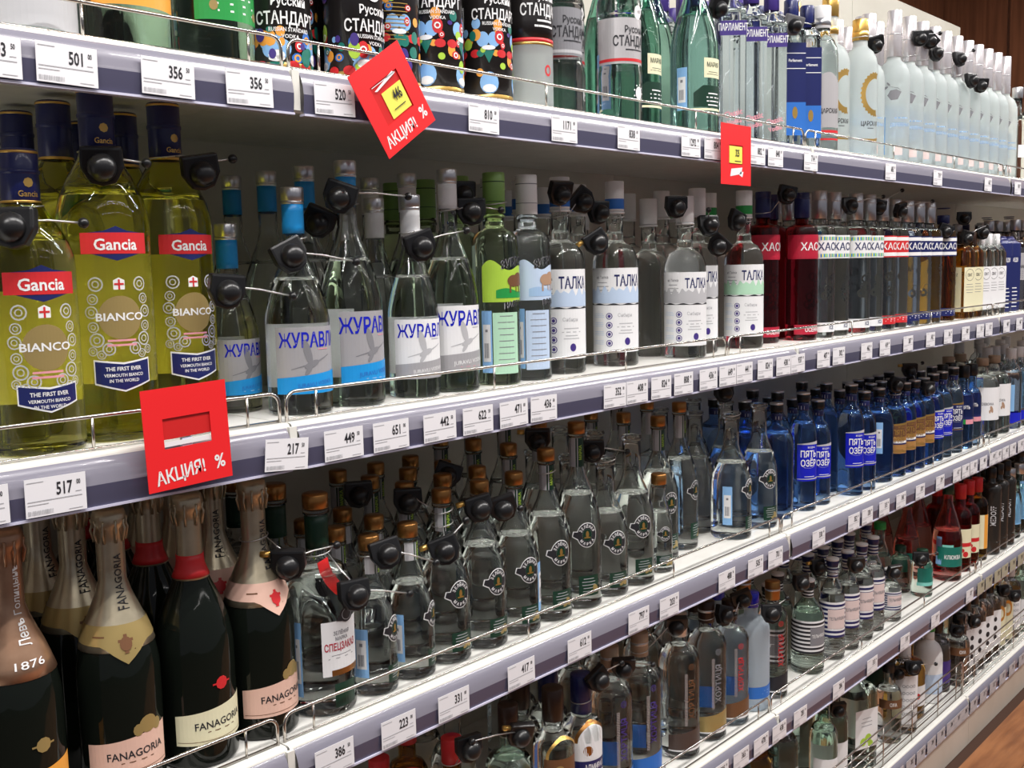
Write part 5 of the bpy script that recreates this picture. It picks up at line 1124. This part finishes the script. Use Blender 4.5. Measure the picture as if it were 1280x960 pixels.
for s, L in SEC.items():
    for x, y, z, rot, ball, kind in L:
        near = min([i for i in INST if i[1] == s], key=lambda i: (i[2]-x)**2+((i[3]-.02-y)*.6)**2)
        key, _, bx, by, bz, short = near; p = PR[key]; nz, nr = p.neck
        used[(s, short)] = used.get((s, short), 0)+1
        for _ in range(60):              # hang it clear of the glass around it
            if not any(q[1] == s and 0 < z-q[4] < PR[q[0]].h+.02 and math.hypot(q[2]-x, q[3]-y) < PR[q[0]].rf(min(z-.02-q[4], PR[q[0]].h))+.0135 for q in PLACED): break
            e = (Vector((x, y, z))-CAM)*.994+CAM; x, y, z = e
        t = empty('security_tag', (x, y, z), math.radians(-32)); n = used[(s, short)]
        deep = y > by-.015
        tag(t, ('black' if kind != 2 else 'grey')+' security tag %s the %s, %s shelf' % (('hung on', 'also hanging by', 'third one by', 'fourth one by', 'fifth one by')[min(n, 5)-1], short, SN[s]), 'security tag', 'security tags on bottle necks')
        R = Matrix.Rotation(math.radians(rng.uniform(-25, 25)), 4, 'Z') @ Matrix.Rotation(math.radians(rot), 4, 'Y') @ Matrix.Rotation(math.radians(rng.uniform(-15, 25)), 4, 'X')
        h = obj('housing', HOUSEG if kind == 2 else HOUSE, t); h.matrix_local = R
        d = obj('dome', DOME, t); d.matrix_local = R @ Matrix.Translation((0, 0, -.003))
        inv = (Matrix.Translation((x, y, z)) @ Matrix.Rotation(math.radians(-32), 4, 'Z')).inverted()
        # steel wire looped round the neck
        dx = bx-x
        if abs(dx) < .07 and abs(by-y) < .09:
            cz = max(min(z+.02, bz+nz+.02), bz+nz); rr_ = nr+.0016
        if abs(dx) < .07 and abs(by-y) < .09 and abs(cz-z) < .07:
            pts = [inv @ Vector((bx+rr_*math.cos(a), by+rr_*math.sin(a), cz+.003*math.cos(a))) for a in [2*PI*k/20 for k in range(20)]]
            v, f = tube(pts, .0009, 6, True); w_ = obj('neck_loop', mesh('neck_loop', v, f, M['wire'], True), t)
            a0 = math.atan2(y-by, x-bx); st = inv @ Vector((bx+rr_*math.cos(a0), by+rr_*math.sin(a0), cz))
            v, f = tube([st, st*.5+Vector((0, 0, .004)), Vector((0, 0, .012))], .0009, 6); obj('wire', mesh('wire', v, f, M['wire'], True), t)
        if ball:
            end = inv @ Vector((x+ball[0], y-.012, z+ball[1])); m1 = end*.5+Vector((0, 0, .004))
            v, f = tube([R @ Vector((0, 0, .004)), m1, end], .0011, 6); obj('pin_wire', mesh('pin_wire', v, f, M['wire'], True), t)
            obj('pin_head', BALL, t, end)
        if kind == 1: l = obj('lock_sleeve', LOCK, t); l.matrix_local = R @ Matrix.Translation((-.034, 0, .012))

# ------------------------------------------------------------------ price tags in the rails
TAGS = dict(
 T=([.4115, .486, .594, .694, .814, 1.075, 1.252, 1.418, 1.605, 1.68, 1.841, 1.914, 2.067, 2.482, 2.787, 3.18, 3.453],
    ['503.50', '501.00', '356.50', '356.50', '520.50', '810.00', '1171.00', '838.00', '1292.00', '804.00', '882.00', '840.00', '714.00', '685.00', '719.00', '662.00', '810.00']),
 a=([.369, .445, .720, .807, .885, .973, 1.048, 1.124, 1.192, 1.373, 1.436, 1.508, 1.579, 1.663, 1.732, 1.795, 1.877, 1.954, 2.017, 2.137, 2.213, 2.362, 2.468, 2.612, 2.763, 2.891, 3.028, 3.148, 3.224, 3.387, 3.513],
    ['505.00', '517.00', '217.50', '449.50', '651.00', '442.50', '622.50', '471.00', '436.00', '352.00', '408.00', '824.00', '808.00', '436.50', '649.00', '441.00', '824.00', '438.00', '937.00', '407.00', '302.00', '462.00', '419.00', '387.00', '342.00', '361.00', '428.00', '511.00', '513.00', '468.00', '467.00']),
 b=([.772, .880, .984, 1.128, 1.270, 1.435, 1.530, 1.730, 1.842, 1.925, 2.124, 2.306, 2.382, 2.482, 2.587, 2.715, 2.858, 2.988, 3.059, 3.126, 3.210, 3.296, 3.349, 3.418, 3.489, 3.571],
    ['386.50', '223.00', '331.00', '417.00', '612.00', '797.00', '203.00', '488.00', '505.00', '701.00', '330.00', '352.00', '338.00', '315.00', '345.00', '370.00', '379.00', '417.00', '418.00', '421.00', '404.00', '439.00', '433.00', '435.00', '441.00', '452.00']),
 c=([1.706, 1.787, 1.869, 1.948, 2.044, 2.237, 2.426, 2.633, 2.848, 3.123, 3.221, 3.294, 3.377, 3.448, 3.529, 3.612],
    ['505.00', '365.00', '478.00', '438.00', '281.00', '286.00', '313.00', '318.00', '319.00', '327.00', '390.00', '391.00', '392.00', '393.00', '394.00', '395.00']),
 d=([2.609, 2.690, 2.764, 2.841, 2.914, 2.990, 3.049, 3.110, 3.187, 3.274, 3.364, 3.459, 3.557, 3.660],
    ['201.00', '202.00', '203.00', '204.00', '205.00', '206.00', '207.00', '208.00', '209.00', '211.00', '212.00', '213.00', '214.00', '215.00']))
def flat(shapes, y):
    v, f = join(shapes); return [(s_, y, z_) for s_, z_ in v], f
cv, cf = boxvf(-.0305, .0305, 0, .0006, -.0190, .0190)
CARD = {k: mesh('price_tag', cv, cf, M[k]) for k in ('tagwhite', 'greytag', 'beigetag')}
v, f = flat([bars(-.0285, -.0030, -.0170, -.0125, 22), rect(-.0285, -.012, .0150, .0158, 1), rect(-.0285, .026, -.0040, -.0030, 1), rect(-.0285, -.008, -.0072, -.0064, 1), rect(.012, .026, -.0165, -.0158, 1), rect(.0195, .0255, .0005, .0013, 1)], -.0003)
PRINT = mesh('print', v, f, M['paleink'])
sav = {}
for s, (xs, txt) in TAGS.items():
    seen = {}
    for i, (x, t) in enumerate(zip(xs, txt)):
        a, b = t.split('.')
        cm = 'tagwhite'
        if s == 'd': cm = 'greytag'
        if s == 'c' and i >= 10: cm = 'beigetag'
        o = obj('price_tag', CARD[cm], None, (x, -.0172, SZ[s]-.0335))
        if (s, i) == ('a', 2): o.location = (x, -.0185, SZ[s]-.034); o.rotation_euler = (0, math.radians(5), 0)
        else: o.rotation_euler = (0, math.radians(rng.uniform(-1, 1)), 0)
        n = seen[a] = seen.get(a, 0)+1
        colr = {'tagwhite': 'white', 'greytag': 'grey', 'beigetag': 'beige'}[cm]
        clear = (s in 'Tab' and x < 2.1) or (s == 'c' and x < 1.9)
        tag(o, ('%s price tag reading %s, %s from left on %s shelf rail' % (colr, a, ORD[i], SN[s])) if clear else 'small %s price tag, %s from left on the %s shelf rail' % (colr, ORD[i], SN[s]), 'price tag', '%s shelf price tags' % SN[s])
        v, f = flat([text(a, .0128, .0085 if len(a) < 4 else .0060, .0068, .62, .034), text(b, .0050, .0228, .0105, .6, .02)], -.0003)
        obj('lettering', mesh('lettering', v, f, M['ink']), o); obj('print', PRINT, o)

# ------------------------------------------------------------------ red sale cards
def sale_card(x, y, z, rot, w, h, label, kind):
    o = empty('sale_card', (x, y, z)); o.rotation_euler = (0, -math.radians(rot), 0); tag(o, label, 'sale card', 'red sale cards')
    a, b = w/2, h/2; q = dict(w0=-.5*.56*w, w1=.56*.5*w, z0=-.10*h, z1=.20*h)
    if kind == 3: q = dict(w0=-.24*w, w1=.22*w, z0=-.16*h, z1=.16*h)
    if kind == 1: q = dict(w0=-.27*w, w1=.27*w, z0=-.20*h, z1=.26*h)
    V = []; F = []
    for c in ((-a, a, q['z1'], b), (-a, a, -b, q['z0']), (-a, q['w0'], q['z0'], q['z1']), (q['w1'], a, q['z0'], q['z1'])):
        v, f = boxvf(c[0], c[1], -.0004, .0004, c[2], c[3], len(V)); V += v; F += f
    obj('card', mesh('card', V, F, M['red']), o)
    box('pocket', M['darkred'], q['w0']-.004, q['w1']+.004, .0012, .0020, q['z0']+(.010 if kind == 2 else -.003), q['z1']+.004, o)
    if kind == 2: box('slot_edge', M['white'], q['w0'], q['w1'], .0010, .0016, q['z0']+.002, q['z0']+.007, o)
    if kind in (1, 3):
        sl = box('price_slip', M['yellowtag'], q['w0']+(.14*w if kind == 1 else .02*w), q['w1']-.002, -.0003 if kind == 3 else .0004, .0008, q['z0']+.002, q['z1']-(.13*h if kind == 1 else .02*h), o)
        v, f = flat([text('446' if kind == 1 else '325', .014 if kind == 1 else .013, .010 if kind == 1 else .004, .004, .55, .045), lines(.006, -.012, .030, 1, .003, .0012)], -.0008)
        obj('lettering', mesh('lettering', v, f, M['ink']), sl)
        if kind == 1:
            v, f = flat([poly([(-.022, .022), (.018, .030), (.022, .026), (-.018, .020)]), rect(-.024, .022, .0268, .0276, 1)], -.0006); obj('tape', mesh('tape', v, f, M['white']), o)
    if kind != 3:
        v, f = flat([text('АКЦИЯ!', .0145, -.012, -b+.0165, .80, .036, 6 if kind == 2 else 0), text('%', .0150, .036, -b+.0205, .90, .03, 6 if kind == 2 else 0)], -.0007)
        obj('lettering', mesh('lettering', v, f, M['whiteink']), o)
    else:
        v, f = flat([poly([(-.022, -.040), (.018, -.034), (.022, -.022), (-.018, -.026)]), poly([(.010, -.036), (.022, -.040), (.026, -.030), (.016, -.030)])], -.0007); obj('sticker', mesh('sticker', v, f, M['white']), o)
    # clear plastic clip that holds the card on the rail
    box('clip', M['rail_edge'], -.006, .006, .0021, .0065, -.012 if kind != 2 else -.020, .012 if kind != 2 else -.002, o)
sale_card(.896, -.030, 1.690, 34, .099, .112, 'red sale card tilted on one corner with a yellow 446 slip', 1)
sale_card(.585, -.030, 1.3055, 2.0, .101, .109, 'upright red sale card with an empty window on the second shelf rail', 2)
sale_card(1.738, -.030, 1.675, 0, .108, .110, 'red sale card with yellow 325 slip and white sticker, top rail', 3)

# red paper ribbon on the white-label round bottle
pv = [(-.006+.012*k, 0, .0) for k in (0, 1)]; V = []; F = []
for j in range(9):
    t = j/8; V += [(-.009+.030*t*t, -.003*math.sin(4*t), -.052*t), (.009+.026*t*t, -.003*math.sin(4*t)+.002, -.052*t+.004)]
    if j: F.append((2*j-2, 2*j-1, 2*j+1, 2*j))
o = obj('paper_ribbon', mesh('paper_ribbon', V, F, M['darkred']), None, (.806, .036, SZ['b']+.205)); o.modifiers.new('thickness', 'SOLIDIFY').thickness = .0006
tag(o, 'crumpled red paper ribbon on the neck of the white-label round bottle', 'ribbon')
